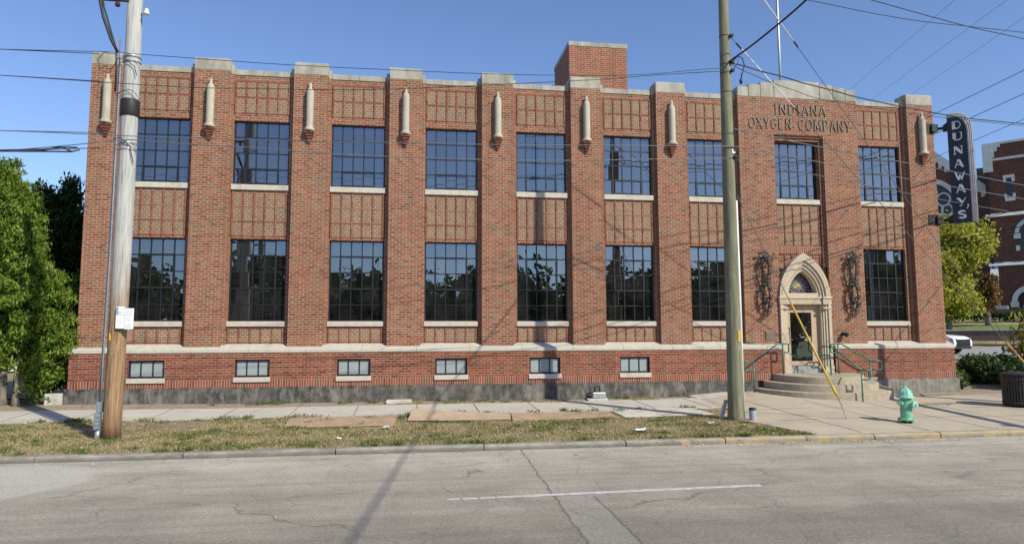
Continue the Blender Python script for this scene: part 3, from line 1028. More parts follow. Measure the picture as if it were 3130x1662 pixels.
def word(mb, text, x0, x1, z0, z1, wd, y0, y1):
    wd_map = {'I': .55, ' ': .7, 'M': 1.2, 'O': 1.1}
    tot = sum(wd_map.get(ch, 1.0) for ch in text) + .22 * (len(text) - 1)
    u = (x1 - x0) / tot
    x = x0
    for ch in text:
        cw = wd_map.get(ch, 1.0) * u
        if ch in GL:
            for st in GL[ch]:
                pts = [(x + (p[0] if ch != 'I' else .5 + (p[0] - .5) * 1.4) * cw, z0 + p[1] * (z1 - z0)) for p in st]
                thick = wd * (1.25 if len(st) == 2 and abs(st[0][1] - st[1][1]) > .3 else .62 if len(st) == 2 else 1.0)
                stroke(mb, pts, thick, y0, y1, lambda p, y: Vector((p[0], y, p[1])))
        x += cw + .22 * u


for txt, xa, xb, za, zb in (("INDIANA", 20.84, 22.88, 10.44, 10.80), ("OXYGEN", 19.86, 21.50, 9.89, 10.27), ("COMPANY", 21.78, 23.84, 9.89, 10.27)):
    lt = MB()
    word(lt, txt, xa, xb, za, zb, .023, YF - .040, YF - .018)
    lt.build("lettering", M['letter'], ebo)

# coping between the pilasters
for a, b in [(-.885, .89)] + [(P_ * i - .89, P_ * i + .89) for i in range(1, 6)] + [(P_ * 6 - .89, 19.35), (24.105, 26.025)]:
    mid = (a + b) / 2
    cop = MB()
    cop.box(a + .003, mid - .003, YW - .03, .40, 10.97, 11.15)
    cop.box(mid + .003, b - .003, YW - .03, .40, 10.97, 11.15)
    cop.build("coping", M['stone_cap'], bld, bevel=.01)
bk = MB()
bk.box(-2.04, 27.2, .36, .40, 10.5, 11.14)
bk.build("parapet_back", M['brick'], bld)


# spandrel panels: brown fields between raised red ribs
def panel(xc, w2, z0, z1, rows):
    f = MB()
    f.quad((xc - w2, YW - .006, z0), (xc + w2, YW - .006, z0), (xc + w2, YW - .006, z1), (xc - w2, YW - .006, z1))
    fo = f.build("spandrel_panel", M['field'], bld)
    r = MB()
    n = 5
    rw = .046
    for i in range(n + 1):
        x = xc - w2 + rw * .6 + (2 * w2 - rw * 1.2) * i / n
        r.box(x - rw / 2, x + rw / 2, YW - .032, YW - .003, z0, z1)
    for j in range(1, rows):
        z = z0 + (z1 - z0) * j / rows
        for i in range(n):
            xa = xc - w2 + rw * .6 + (2 * w2 - rw * 1.2) * i / n + rw / 2 + .002
            xb = xc - w2 + rw * .6 + (2 * w2 - rw * 1.2) * (i + 1) / n - rw / 2 - .002
            r.box(xa, xb, YW - .018, YW - .003, z - .022, z + .022)
    zt = [z0 + .022, z1 - .022]
    for z in zt:
        for i in range(n):
            xa = xc - w2 + rw * .6 + (2 * w2 - rw * 1.2) * i / n + rw / 2 + .002
            xb = xc - w2 + rw * .6 + (2 * w2 - rw * 1.2) * (i + 1) / n - rw / 2 - .002
            r.box(xa, xb, YW - .014, YW - .003, z - .020, z + .020)
    r.build("brick_rib", M['rib'], fo)


for i, c in enumerate(bays):
    if i != 7:
        panel(c, .86, 9.70, 10.80, 2)
        panel(c, .86, 2.30, 2.79, 1)
        panel(c, .86, 5.68, 7.14, 3)
    else:
        panel(c, .86, 5.68, 7.14, 3)
so = MB()
so.box(20.86, 22.6, YW - .04, YW - .01, 5.38, 5.66)
so.build("soldier_course", M['soldier_arch'], bld)


# windows
def window(xc, z0, z1, cols, rows, vent, y=YW + .10, w2=W2, fmat='frame'):
    h = z1 - z0
    mb = MB()
    a, b = xc - w2 + .004, xc + w2 - .004
    fw_ = .042
    mb.box(a, a + fw_, y, y + .05, z0 + .002, z1 - .002)
    mb.box(b - fw_, b, y, y + .05, z0 + .002, z1 - .002)
    mb.box(a + fw_, b - fw_, y, y + .05, z0 + .002, z0 + fw_)
    mb.box(a + fw_, b - fw_, y, y + .05, z1 - fw_, z1 - .002)
    xs_ = [a + (b - a) * i / cols for i in range(cols + 1)]
    zs_ = [z0 + h * j / rows for j in range(rows + 1)]
    for i in range(1, cols):
        mb.box(xs_[i] - .018, xs_[i] + .018, y + .004, y + .040, z0 + fw_, z1 - fw_)
    for j in range(1, rows):
        for i in range(cols):
            xa = (xs_[i] + .0185) if i else a + fw_
            xb = (xs_[i + 1] - .0185) if i < cols - 1 else b - fw_
            mb.box(xa, xb, y + .010, y + .036, zs_[j] - .016, zs_[j] + .016)
    if vent:
        c0, c1, v0, v1 = vent
        xa, xb, za, zb = xs_[c0], xs_[c1], zs_[v0], zs_[v1]
        if v0 == 0:
            za += .05
        t = .028
        for (p, q, r, s) in ((xa - t, xa + t, za - t, zb + t), (xb - t, xb + t, za - t, zb + t), (xa + t, xb - t, za - t, za + t), (xa + t, xb - t, zb - t, zb + t)):
            mb.box(p, q, y - .014, y + .042, r, s)
    o = mb.build("window", M[fmat], bld)
    g = MB()
    for i in range(cols):
        for j in range(rows):
            tx, tz = random.uniform(-.0016, .0016), random.uniform(-.0022, .0022)
            yy = y + .026
            g.quad((xs_[i], yy - tx - tz, zs_[j]), (xs_[i + 1], yy + tx - tz, zs_[j]), (xs_[i + 1], yy + tx + tz, zs_[j + 1]), (xs_[i], yy - tx + tz, zs_[j + 1]))
    g.build("glass", M['glass'], o)
    return o


def sill(o, xc, z1, h, w2, y0, m='stone'):
    s = MB()
    s.prism([(xc - w2, y0, z1 - h), (xc - w2, y0, z1 - .022), (xc - w2, y0 + .02, z1 - .008), (xc - w2, YW + .10, z1 + .004), (xc - w2, YW + .10, z1 - h)], (2 * w2, 0, 0))
    s.build("sill", M[m], o, bevel=.006)


for i, c in enumerate(bays):
    o = window(c, UP[0], UP[1], 5, 4, (1, 4, 0, 1))
    sill(o, c, UP[0] - .005, .185, .885, YW - .075)
    if i != 7:
        o = window(c, LO[0], LO[1], 5, 5, (1, 4, 2, 4))
        sill(o, c, LO[0] - .005, .165, .885, YW - .075, 'stone_white')

sb = MB()
for k in range(11):
    x = bays[8] - .78 + 1.56 * k / 10
    sb.tube([(x, YW + .24, LO[0]), (x, YW + .24, LO[1])], .014, 5)
sb.build("security_bars", M['metal_dark'], bld)

# base storey, belt course, footing
YB = -.30
bw = [(i * P_ - .515, i * P_ + .515, 1.25, 1.78) for i in range(6)]
base = MB()
base.wall(-2.18, 20.80, 1.17, 2.0, YB, bw, .14)
base.wall(22.72, 27.40, 1.17, 2.0, YB)
base.quad((-2.18, 16, .9), (-2.18, YB, .9), (-2.18, YB, 2.0), (-2.18, 16, 2.0))
base.quad((27.40, YB, .9), (27.40, 16, .9), (27.40, 16, 2.0), (27.40, YB, 2.0))
for z in (1.56, 1.84):                                     # projecting courses that throw thin shadows
    edges = sorted([-2.19, 20.79] + ([e for h in bw for e in h[:2]] if z < 1.78 else []))
    for a, b in zip(edges[0::2], edges[1::2]):
        base.box(a, b, YB - .014, YB - .001, z, z + .075)
    base.box(22.73, 27.41, YB - .014, YB - .001, z, z + .075)
base.build("base_wall", M['brick_base'], bld)
sc = MB()
sx = sorted([-2.185, 20.79] + [e for h in bw for e in (h[0] - .045, h[1] + .045)])
for a, b in zip(sx[0::2], sx[1::2]):
    sc.box(a, b, YB - .005, YB + .1, .93, 1.172)
for h in bw:
    sc.box(h[0] - .04, h[1] + .04, YB - .005, YB + .1, .93, 1.088)
sc.box(22.73, 27.405, YB - .005, YB + .1, .93, 1.172)
sc.build("soldier_course", M['soldier'], bld)
be = MB()
for a, b in ((-2.20, 20.79), (22.73, 27.42)):
    x = a
    while x < b - .05:
        x2 = min(b, x + 1.72)
        if b - x2 < .4:
            x2 = b
        be.prism([(x + .003, YB - .03, 2.0), (x + .003, YB - .03, 2.10), (x + .003, YB - .005, 2.115), (x + .003, YW + .0, 2.262), (x + .003, YW + .06, 2.262), (x + .003, YW + .06, 2.0)], (x2 - x - .006, 0, 0))
        x = x2
be.quad((-2.20, YB, 2.0), (-2.05, .05, 2.26), (-2.05, 16, 2.26), (-2.20, 16, 2.0))
be.quad((27.22, .05, 2.26), (27.42, YB, 2.0), (27.42, 16, 2.0), (27.22, 16, 2.26))
be.build("belt_course", M['stone_white'], bld, bevel=.006)


def rough_block(x0, x1, y0, z0, z1, n, amp, seed):
    r = np.random.default_rng(seed)
    mb = MB()
    xs_ = np.linspace(x0, x1, n)
    top = z1 + r.normal(0, amp, n)
    yf = y0 + r.normal(0, amp * .35, n)
    for i in range(n - 1):
        a, b = i, i + 1
        mb.quad((xs_[a], yf[a], z0), (xs_[b], yf[b], z0), (xs_[b], yf[b], top[b]), (xs_[a], yf[a], top[a]))
        mb.quad((xs_[a], yf[a], top[a]), (xs_[b], yf[b], top[b]), (xs_[b], 0, top[b]), (xs_[a], 0, top[a]))
    mb.quad((x0, 0, z0), (x0, y0, z0), (x0, y0, z1), (x0, 0, z1))
    mb.quad((x1, y0, z0), (x1, 0, z0), (x1, 0, z1), (x1, y0, z1))
    return mb


rough_block(-2.25, 19.75, YB - .045, .2, .935, 260, .014, 3).build("footing", M['tar'], bld)
fg = rough_block(23.3, 27.5, YB - .045, .2, .93, 60, .016, 4)
fg.quad((27.5, -.345, .2), (27.5, 16, .2), (27.5, 16, .93), (27.5, -.345, .93))
fg.build("footing", M['foot_grey'], bld)

for h in bw:
    xc = (h[0] + h[1]) / 2
    mb = MB()
    a, b, z0, z1 = h
    y = YB + .07
    for (p, q, r, s) in ((a, a + .05, z0, z1), (b - .05, b, z0, z1), (a + .05, b - .05, z0, z0 + .05), (a + .05, b - .05, z1 - .05, z1)):
        mb.box(p + .001, q - .001, y, y + .05, r + .001, s - .001)
    for k in (1, 2):
        x = a + (b - a) * k / 3
        mb.box(x - .014, x + .014, y + .005, y + .045, z0 + .05, z1 - .05)
    o = mb.build("basement_window", M['frame'], bld)
    g = MB()
    g.quad((a, y + .03, z0), (b, y + .03, z0), (b, y + .03, z1), (a, y + .03, z1))
    g.build("glass", M['frosted'], o)
    s = MB()
    s.prism([(a - .035, YB - .055, z0 - .16), (a - .035, YB - .055, z0 - .015), (a - .035, YB + .09, z0 + .0), (a - .035, YB + .09, z0 - .16)], (b - a + .07, 0, 0))
    s.build("sill", M['stone_white'], o, bevel=.012)


# the stone doorway
def arch_pts(cx, hw, zs, H, n=12):
    r = (hw * hw + H * H) / (2 * hw)
    a1 = math.asin(H / r)
    L = [(cx - hw + r - r * cos(a1 * i / n), zs + r * sin(a1 * i / n)) for i in range(n + 1)]
    R = [(cx + hw - r + r * cos(a1 * i / n), zs + r * sin(a1 * i / n)) for i in range(n, -1, -1)]
    return L + R[1:]


DC = 21.72
ZS = 3.83
dw = empty("doorway", (0, 0, 0))
dw.parent = bld
ar = MB()
bands = [(.965, 1.55, -.245), (.80, 1.30, -.19), (.715, 1.165, -.14), (.63, 1.035, -.09), (.56, .94, .22)]
for (o_, i_) in zip(bands[:-1], bands[1:]):
    A = arch_pts(DC, o_[0], ZS, o_[1]); B = arch_pts(DC, i_[0], ZS, i_[1])
    y = o_[2]
    for k in range(len(A) - 1):
        ar.quad((A[k][0], y, A[k][1]), (B[k][0], y, B[k][1]), (B[k + 1][0], y, B[k + 1][1]), (A[k + 1][0], y, A[k + 1][1]))
        ar.quad((B[k][0], y, B[k][1]), (B[k][0], i_[2], B[k][1]), (B[k + 1][0], i_[2], B[k + 1][1]), (B[k + 1][0], y, B[k + 1][1]))
A = arch_pts(DC, .965, ZS, 1.55)
for k in range(len(A) - 1):
    ar.quad((A[k][0], .06, A[k][1]), (A[k][0], -.245, A[k][1]), (A[k + 1][0], -.245, A[k + 1][1]), (A[k + 1][0], .06, A[k + 1][1]))
ar.box(DC - .62, DC + .62, -.10, .2, 3.84, 3.97)                  # lunette sill
ar.box(DC - .66, DC + .66, -.19, .30, 3.57, 3.765)                # lintel
ar.box(DC - .70, DC + .70, -.22, .30, 3.768, 3.838)
for sgn in (-1, 1):
    def bx(a, b, y0, z0, z1):
        xa, xb = sorted((DC + sgn * a, DC + sgn * b))
        ar.box(xa, xb, y0, .34, z0, z1)
    bx(.86, .965, -.245, 1.42, 3.56)
    bx(.775, .855, -.20, 1.42, 3.56)
    bx(.70, .77, -.16, 1.42, 3.56)
    bx(.645, .695, -.12, 1.42, 3.56)
    bx(.64, .985, -.265, 1.10, 1.415)
    bx(.66, .985, -.265, 3.40, 3.455)
    bx(.662, .985, -.255, 3.565, 3.765)
    bx(.655, 1.01, -.285, 3.768, 3.838)
ar.build("door_surround", M['stone_carved'], dw, bevel=.006)
AB = arch_pts(DC, .80, ZS, 1.30)
nA = len(AB) // 2
bf = MB()
bf.poly([(x, YW + .004, z) for x, z in [(20.75, 2.0), (DC - .80, 2.0)] + AB[:nA + 1] + [(DC, 5.06), (20.75, 5.06)]])
bf.poly([(x, YW + .004, z) for x, z in [(22.75, 5.06), (DC, 5.06)] + AB[nA:] + [(DC + .80, 2.0), (22.75, 2.0)]])
bfo = bf.build("brick_backing", M['field'], dw)
rb_ = MB()
for x in (20.90, 21.16, 21.43, 22.0, 22.27, 22.54):
    zlow = 3.9 + (1.56 - abs(x - DC) * 1.15 if abs(x - DC) < .9 else .25)
    rb_.box(x - .023, x + .023, YW - .026, YW + .002, min(zlow, 5.2), 5.375)
rb_.build("brick_rib", M['rib'], bfo)
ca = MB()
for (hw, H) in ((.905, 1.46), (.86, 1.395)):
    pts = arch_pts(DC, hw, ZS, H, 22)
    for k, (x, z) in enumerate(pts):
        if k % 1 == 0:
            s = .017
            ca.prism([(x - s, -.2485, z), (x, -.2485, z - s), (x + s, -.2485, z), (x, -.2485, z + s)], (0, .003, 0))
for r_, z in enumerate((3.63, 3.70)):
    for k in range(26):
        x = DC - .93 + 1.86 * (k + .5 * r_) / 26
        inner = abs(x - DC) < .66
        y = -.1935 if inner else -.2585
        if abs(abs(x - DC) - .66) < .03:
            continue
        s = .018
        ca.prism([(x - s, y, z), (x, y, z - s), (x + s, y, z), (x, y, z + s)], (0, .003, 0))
ca.build("carved_hole_shade", M['stone_dark'], dw)  # raised dark diamonds paint the shade inside the carved holes
gp = arch_pts(DC, .57, ZS, .955)
lg = MB()
lg.poly([(x, .19, z) for x, z in gp])
lun = lg.build("stained_glass", M['blue_glass'], dw)
ld = MB()
gcx, gcz = DC - .03, 4.27
for k in range(24):
    a = 2 * pi * (k + .3) / 24
    e = .16 if k % 2 else .11
    pts = []
    for i in range(9):
        r_ = .075 + i * .06
        wv = .02 * sin(i * 1.7 + k)
        x, z = gcx + r_ * cos(a) - wv * sin(a), gcz + r_ * sin(a) + wv * cos(a)
        hwz = .55 * (1 - max(0, (z - 3.95)) / .80) ** .62 if z < 4.73 else 0
        if z < 3.98 or abs(x - DC) > hwz:
            break
        pts.append((x, .175, z))
    if len(pts) > 1:
        ld.tube(pts, .011, 4)
star = []
for k in range(33):
    a = 2 * pi * k / 32
    r_ = .20 if k % 2 else .12
    star.append((gcx + r_ * cos(a), .172, gcz + r_ * sin(a)))
ld.tube(star, .011, 4)
ld.tube([(x, .175, z) for x, z in arch_pts(DC, .53, 3.95, .80)], .01, 4)
ld.build("lead_tracery", M['lead'], lun)
gd = MB()
gd.lathe([(.02, -.006), (.072, -.006), (.072, .012)], (gcx, .165, gcz), 14, 'y')
gd.build("gold_boss", M['gold'], lun)
dr = MB()
for (a, b, z0, z1) in ((-.64, -.47, 1.12, 3.57), (.34, .64, 1.12, 3.57), (-.47, .34, 3.28, 3.57), (-.47, .34, 1.42, 1.57)):
    dr.box(DC + a, DC + b, .02, .08, z0, z1)
door = dr.build("door", M['door_tan'], dw, bevel=.004)
g = MB()
g.quad((DC - .47, .05, 1.57), (DC + .34, .05, 1.57), (DC + .34, .05, 3.28), (DC - .47, .05, 3.28))
g.build("glass", M['glass'], door)
g = MB()
g.tube([(DC - .54, .02, 2.15), (DC - .54, -.04, 2.18), (DC - .54, -.04, 2.72), (DC - .54, .02, 2.75)], .014, 6)
g.build("handle", M['metal_dark'], door)
th = MB()
th.box(DC - .635, DC + .62, -.10, .018, 1.10, 1.40)
th.build("threshold", M['grey_slab'], dw, bevel=.01)

# plaque, security light
pq_ = MB()
pq_.box(20.20, 20.55, YF - .03, YF - .001, 2.31, 2.63)
o = pq_.build("plaque", M['bronze'], bevel=.006)
tag(o, "small brown bronze plaque on the brick wall left of the arched door", "plaque")
t = MB()
for k in range(6):
    t.box(20.235, 20.515 - .03 * (k % 3), YF - .034, YF - .029, 2.57 - .042 * k, 2.583 - .042 * k)
t.build("inscription", M['letter'], o)
cmr = empty("security_camera", (23.12, YF, 2.52), label="black dome security camera on the brick wall right of the arched door", cat="camera")
mb = MB()
mb.lathe([(.05, -.12), (.062, -.10), (.062, .0)], (0, 0, .0), 14, 'y')
mb.build("mount", M['metal_dark'], cmr, smooth=True)
mb = MB()
mb.lathe([(.005, -.105), (.05, -.09), (.085, -.04), (.09, .02), (.08, .06), (.03, .07)], (.03, -.17, -.01), 14, 'z')
mb.build("dome", M['car_glass'], cmr, smooth=True)


# wrought iron ornaments: a vine stem with scrolls
def spiral(cx, cz, r0, turns, a0, sgn, n=18):
    return [(cx + r0 * (1 - .75 * i / n) * cos(a0 + sgn * 2 * pi * turns * i / n), cz + r0 * (1 - .75 * i / n) * sin(a0 + sgn * 2 * pi * turns * i / n)) for i in range(n + 1)]


iron0 = empty("iron_ornament", (20.17, YF, 4.25), label="black wrought iron scroll ornament on the brick left of the arched door", cat="wrought iron", group="wrought iron wall ornaments beside the entrance")
r_ = random.Random(11)


def vine(z, sgn):
    return .03 + sgn * .125 * abs(sin(pi * (z + 1.0) / 1.05)) ** .8 * (1 - .25 * abs(z))


mb = MB()
for sgn in (-1, 1):
    mb.tube([(vine(z, sgn), -.17 + .02 * sin(z * 5), z) for z in np.linspace(-.95, 1.0, 34)], .024, 6)
mb.tube(list((x, -.17, z) for x, z in spiral(-.03, -1.06, .10, 1.3, 1.0, -1)), .02, 6)
mb.tube(list((x, -.17, z) for x, z in spiral(.12, -.95, .09, 1.2, 2.2, 1)), .02, 6)
for x in (-.05, .10):
    for z in (-.6, .2, .85):
        mb.tube([(x, -.17, z), (x, .0, z)], .012, 5)
mb.build("stem", M['metal_dark'], iron0, smooth=True)
mb = MB()
for k in range(13):
    z = -.82 + 1.75 * k / 12
    for sgn in (-1, 1):
        rr = r_.uniform(.075, .10) * (1 - .25 * abs(z))
        cx = vine(z, sgn) + sgn * rr * .92
        yy = -.17 + r_.uniform(-.03, .03)
        mb.tube([(x, yy, zz) for x, zz in spiral(cx, z + r_.uniform(-.03, .03), rr, 1.35, pi if sgn > 0 else 0, sgn * (1 if k % 2 else -1))], .016, 5)
mb.build("scrollwork", M['metal_dark'], iron0, smooth=True)
mb = MB()
for k in range(64):
    if k < 34:
        x, z = r_.gauss(.02, .10), r_.uniform(.72, 1.16)
    elif k < 48:
        x, z = r_.gauss(.03, .07), r_.gauss(-.02, .06)
    else:
        x, z = r_.gauss(.03, .12), r_.uniform(-.7, -.45)
    yy = -.18 + r_.uniform(-.06, .04)
    a = r_.uniform(0, 6.28); sz_ = r_.uniform(.045, .085)
    d = Vector((cos(a), r_.uniform(-.4, .4), sin(a))) * sz_; e = Vector((-sin(a), r_.uniform(-.3, .3), cos(a))) * sz_ * .55
    c = Vector((x, yy, z))
    mb.add([c - d, c + e, c + d, c - e, c + Vector((0, -.014, 0))], [(0, 1, 4), (1, 2, 4), (2, 3, 4), (3, 0, 4), (3, 2, 1, 0)])
mb.build("leaf_work", M['metal_dark'], iron0)


def copy_tree(o, parent=None):
    c = o.copy()
    COL.objects.link(c)
    if parent:
        c.parent = parent
    for ch in o.children:
        copy_tree(ch, c)
    return c


i2 = copy_tree(iron0)
i2.location = (23.52, YF, 4.27)
i2['label'] = "black wrought iron scroll ornament on the brick right of the arched door"

# entrance steps
stp = empty("entrance_steps", (21.95, YB, .4), label="three rounded concrete steps below the arched entrance", cat="steps")


def step(cx, rx, ry, z0, z1, fall, name):
    mb = MB()
    n = 40
    P = [(cx - rx * cos(pi * i / n), YB - .0 - ry * sin(pi * i / n)) for i in range(n + 1)]
    top = []
    for (x, y) in P:
        top.append((x, y, z1 - fall * (YB - y) / ry))
    for i in range(n):
        a, b = P[i], P[i + 1]
        mb.quad((a[0], a[1], z0), (b[0], b[1], z0), (b[0], b[1], top[i + 1][2] - .02), (a[0], a[1], top[i][2] - .02))
        # nosing
        ia = (cx + (a[0] - cx) * .985, YB + (a[1] - YB) * .985); ib = (cx + (b[0] - cx) * .985, YB + (b[1] - YB) * .985)
        mb.quad((a[0], a[1], top[i][2] - .02), (b[0], b[1], top[i + 1][2] - .02), (ib[0], ib[1], top[i + 1][2]), (ia[0], ia[1], top[i][2]))
        mb.add([(ia[0], ia[1], top[i][2]), (ib[0], ib[1], top[i + 1][2]), (cx, YB, z1)], [(0, 1, 2)])
    local(mb, (21.95, YB, .4))
    mb.build(name, M['step_stone'], stp)


step(22.06, 2.42, 2.05, .2, .70, .08, "step")
step(21.95, 1.98, 1.84, .3, .93, .07, "step")
step(21.88, 1.54, 1.62, .4, 1.16, .06, "landing")
pd = MB()
pd.prism([(DC - .66, -.33, 1.0), (DC + .66, -.33, 1.0), (DC + .66, .3, 1.0), (DC - .66, .3, 1.0)], (0, 0, .165))
local(pd, (21.95, YB, .4)).build("landing_back", M['step_stone'], stp)
cb = MB()
cb.prism([(23.35, -.33, .85), (23.35, -.75, .85), (24.1, -.6, .85), (24.1, -.33, .85)], (0, 0, .16))
local(cb, (21.95, YB, .4)).build("cheek_stone", M['step_stone'], stp, bevel=.02)


# handrails
def rail(name, label, pts_base, pts, rloc, posts, loops):
    e = empty(name, rloc, label=label, cat="handrail", group="green pipe handrails at the entrance steps")
    r = .024
    for (x, y, z0, z1) in posts:
        mb = MB()
        mb.tube([(x, y, z0), (x, y, z1)], r, 10)
        local(mb, rloc).build("post", M['teal'], e, smooth=True)
    mb = MB()
    mb.tube(pts, r, 10)
    local(mb, rloc).build("top_rail", M['teal'], e, smooth=True)
    for lp in loops:
        mb = MB()
        mb.tube(lp, r, 10)
        local(mb, rloc).build("end_loop", M['teal'], e, smooth=True)
    return e


def loop(x, y, z, dx, dy, L, hgt):
    """D-shaped end: out from (x,y,z), down, back to the post"""
    o = [(x, y, z), (x + dx * (L - .06), y + dy * (L - .06), z), (x + dx * (L - .015), y + dy * (L - .015), z - .02), (x + dx * L, y + dy * L, z - .07),
         (x + dx * L, y + dy * L, z - hgt + .07), (x + dx * (L - .015), y + dy * (L - .015), z - hgt + .02), (x + dx * (L - .06), y + dy * (L - .06), z - hgt), (x, y, z - hgt)]
    return o


rail("handrail", "green pipe handrail on the left side of the rounded steps", None, [(19.47, -.62, 1.58), (20.37, -.62, 2.18), (20.56, -.62, 2.185)], (19.47, -.62, .5),
     [(19.47, -.62, .45, 1.585), (20.56, -.62, 1.1, 2.185)], [loop(19.47, -.62, 1.58, -1, 0, .34, .30), loop(20.56, -.62, 2.185, 1, 0, .22, .30)])
rail("handrail", "green pipe handrail running down the front of the rounded steps beside the yellow guy guard", None, [(22.02, -1.08, 2.09), (22.03, -1.15, 2.09), (22.15, -2.50, 1.36)], (22.1, -1.8, .4),
     [(22.02, -1.08, 1.0, 2.09), (22.15, -2.50, .25, 1.36)], [loop(22.02, -1.08, 2.09, -.35, .94, .42, .30), loop(22.15, -2.50, 1.36, .55, -.1, .45, .30)])
rail("handrail", "green pipe handrail on the right side of the rounded steps", None, [(22.62, -.62, 2.17), (22.76, -.62, 2.17), (23.82, -.62, 1.57)], (23.8, -.62, .5),
     [(22.62, -.62, 1.1, 2.17), (23.82, -.62, .35, 1.57)], [loop(22.62, -.62, 2.17, -1, 0, .28, .30), loop(23.82, -.62, 1.57, 1, 0, .42, .30)])

# chimney block on the roof
ch = empty("roof_chimney", (14.9, 2.9, 10.7), label="square red brick chimney block with pale stone coping behind the parapet", cat="chimney")
mb = MB()
x0, x1, y0, y1 = 13.71, 15.96, 1.6, 4.2
for a in ((x0, x1, y0, y1, 10.6, 13.32),):
    mb.box(*a)
local(mb, (14.9, 2.9, 10.7)).build("shaft", M['brick_pale'], ch)
mb = MB()
mb.box(x0 - .02, x0 + .33, y0 - .02, y1 + .02, 13.322, 13.50)
for a, b in ((x0 + .335, x0 + 1.13), (x0 + 1.135, x0 + 1.9), (x0 + 1.905, x1 + .02)):
    mb.box(a, b, y0 - .02, y1 + .02, 13.322, 13.50)
local(mb, (14.9, 2.9, 10.7)).build("coping", M['stone_cap'], ch, bevel=.01)
# string of lights from the chimney corner
sl_ = MB()
pts = [(13.68, 4.3, 12.6 - .0), (13.0, 4.0, 12.25), (12.3, 3.6, 11.9), (11.3, 3.2, 11.5), (10.3, 2.8, 11.15)]
sl_.tube(pts, .012, 5)
so_ = sl_.build("light_string", M['wire'])
tag(so_, "dark string of bulbs sagging from the rooftop chimney to the parapet", "string lights")
bl_ = MB()
for i in range(9):
    t = i / 8 * (len(pts) - 1)
    k = min(int(t), len(pts) - 2)
    a = Vector(pts[k]).lerp(Vector(pts[k + 1]), t - k)
    bl_.lathe([(.01, -.1), (.035, -.08), (.035, -.03), (.015, 0)], tuple(a), 8)
for i in range(7):
    bl_.lathe([(.01, -.1), (.05, -.08), (.05, -.03), (.015, 0)], (13.66, 4.28, 12.8 - .22 * i), 8)
bl_.build("bulb", M['rubber'], so_)
# flagpole
fp = MB()
fp.tube([(21.57, .55, 10.7), (21.57, .55, 13.6), (21.57, .55, 13.62), (21.57, .55, 19)], [.055, .050, .045, .04], 14)
tag(fp.build("flagpole", M['galv'], smooth=True), "pale metal flagpole standing on the roof above the entrance", "flagpole")

# blade sign on the corner
SG0 = Vector((27.25, -.05, 0))
SU = Vector((.70711, -.70711, 0))
SN = Vector((-.70711, -.70711, 0))           # towards the street


def sp_(s, d, z):
    return SG0 + SU * s + SN * d + Vector((0, 0, z))


sg = empty("blade_sign", SG0 + Vector((0, 0, 6.5)), label="tall dark vertical blade sign with white letters on the building corner", cat="sign")
so0 = SG0 + Vector((0, 0, 6.5))


def sign_outline(s0, s1, z0, z1, n=12):
    rr = (s1 - s0)
    pts = [(s0, z0), (s1, z0)]
    for i in range(n + 1):
        a = pi / 2 * i / n
        pts.append((s0 + rr * .35 + rr * .65 * cos(a), z1 - .62 + .62 * sin(a)))
    pts.append((s0, z1))
    return pts


mb = MB()
ol = sign_outline(.50, 1.28, 6.53, 10.61)
mb.prism([sp_(s, .10, z) for s, z in ol], SN * -.20)
local(mb, so0).build("cabinet", M['sign_navy'], sg, bevel=.008)
# raised border along the outer edge and curved top
mb = MB()
oin = sign_outline(.50, 1.10, 6.53, 10.47)
for k in range(1, len(ol) - 1):
    a, b, c, d = ol[k], ol[k + 1], oin[k + 1], oin[k]
    mb.prism([sp_(p[0], .118, p[1]) for p in (a, b, c, d)], SN * -.016)
local(mb, so0).build("border", M['neon_pink'], sg)
mb = MB()
for off, wd in ((.02, .012), (.075, .012), (.13, .012)):
    q = sign_outline(.50, 1.28 - off, 6.55, 10.61 - off * .8)
    mb.tube([sp_(s, .135, z) for s, z in q[1:]], wd, 6)
local(mb, so0).build("neon_tube", M['neon_white'], sg, smooth=True)
DG = {
    'D': [[(.0, 0), (.0, 1)], [(.14, 0), (.14, 1)], [(.28, 0), (.28, 1)], [(.0, 1), (.45, 1)] + arc(.45, .5, .5, .5, 90, -90) + [(.0, 0)]],
    'U': [[(.0, 1), (.0, .35)] + arc(.5, .35, .5, .35, 180, 360) + [(1, 1)], [(.14, 1), (.14, .3)], [(.28, 1), (.28, .2)], [(.85, 1), (1.05, 1)]],
    'N': [[(.08, 0), (.08, 1)], [(.08, 1), (.95, 0)], [(.0, .84), (.86, .0)], [(.24, 1), (1.0, .15)], [(.95, 0), (.95, 1)], [(-.05, 0), (.2, 0)], [(.8, 1), (1.05, 1)]],
    'A': [[(0, 0), (.42, 1)], [(.42, 1), (.82, 0)], [(.53, 1), (.93, 0)], [(.64, 1), (1.04, 0)], [(.1, .34), (.8, .34)], [(.3, 1), (.66, 1)]],
    'W': [[(-.05, 1), (.3, 0)], [(.06, 1), (.4, 0)], [(.3, 0), (.52, .75)], [(.52, .75), (.72, 0)], [(.62, .1), (1.0, 1)], [(.72, 0), (1.1, 1)], [(.42, .1), (.56, .6)]],
    'Y': [[(0, 1), (.48, .42)], [(.13, 1), (.55, .46)], [(.26, 1), (.62, .52)], [(1, 1), (.40, 0)], [(-.04, 1), (.3, 1)], [(.28, 0), (.5, 0)]],
    'S': [arc(.5, .74, .45, .26, 25, 270, 10) + arc(.5, .26, .45, .26, 90, -155, 10)[1:], arc(.5, .74, .30, .14, 25, 270, 8) + arc(.5, .26, .30, .14, 90, -155, 8)[1:]],
    "'": [[(.35, .9), (.55, .9), (.55, .6), (.2, .05)], [(.45, .9), (.4, .55)]],
}
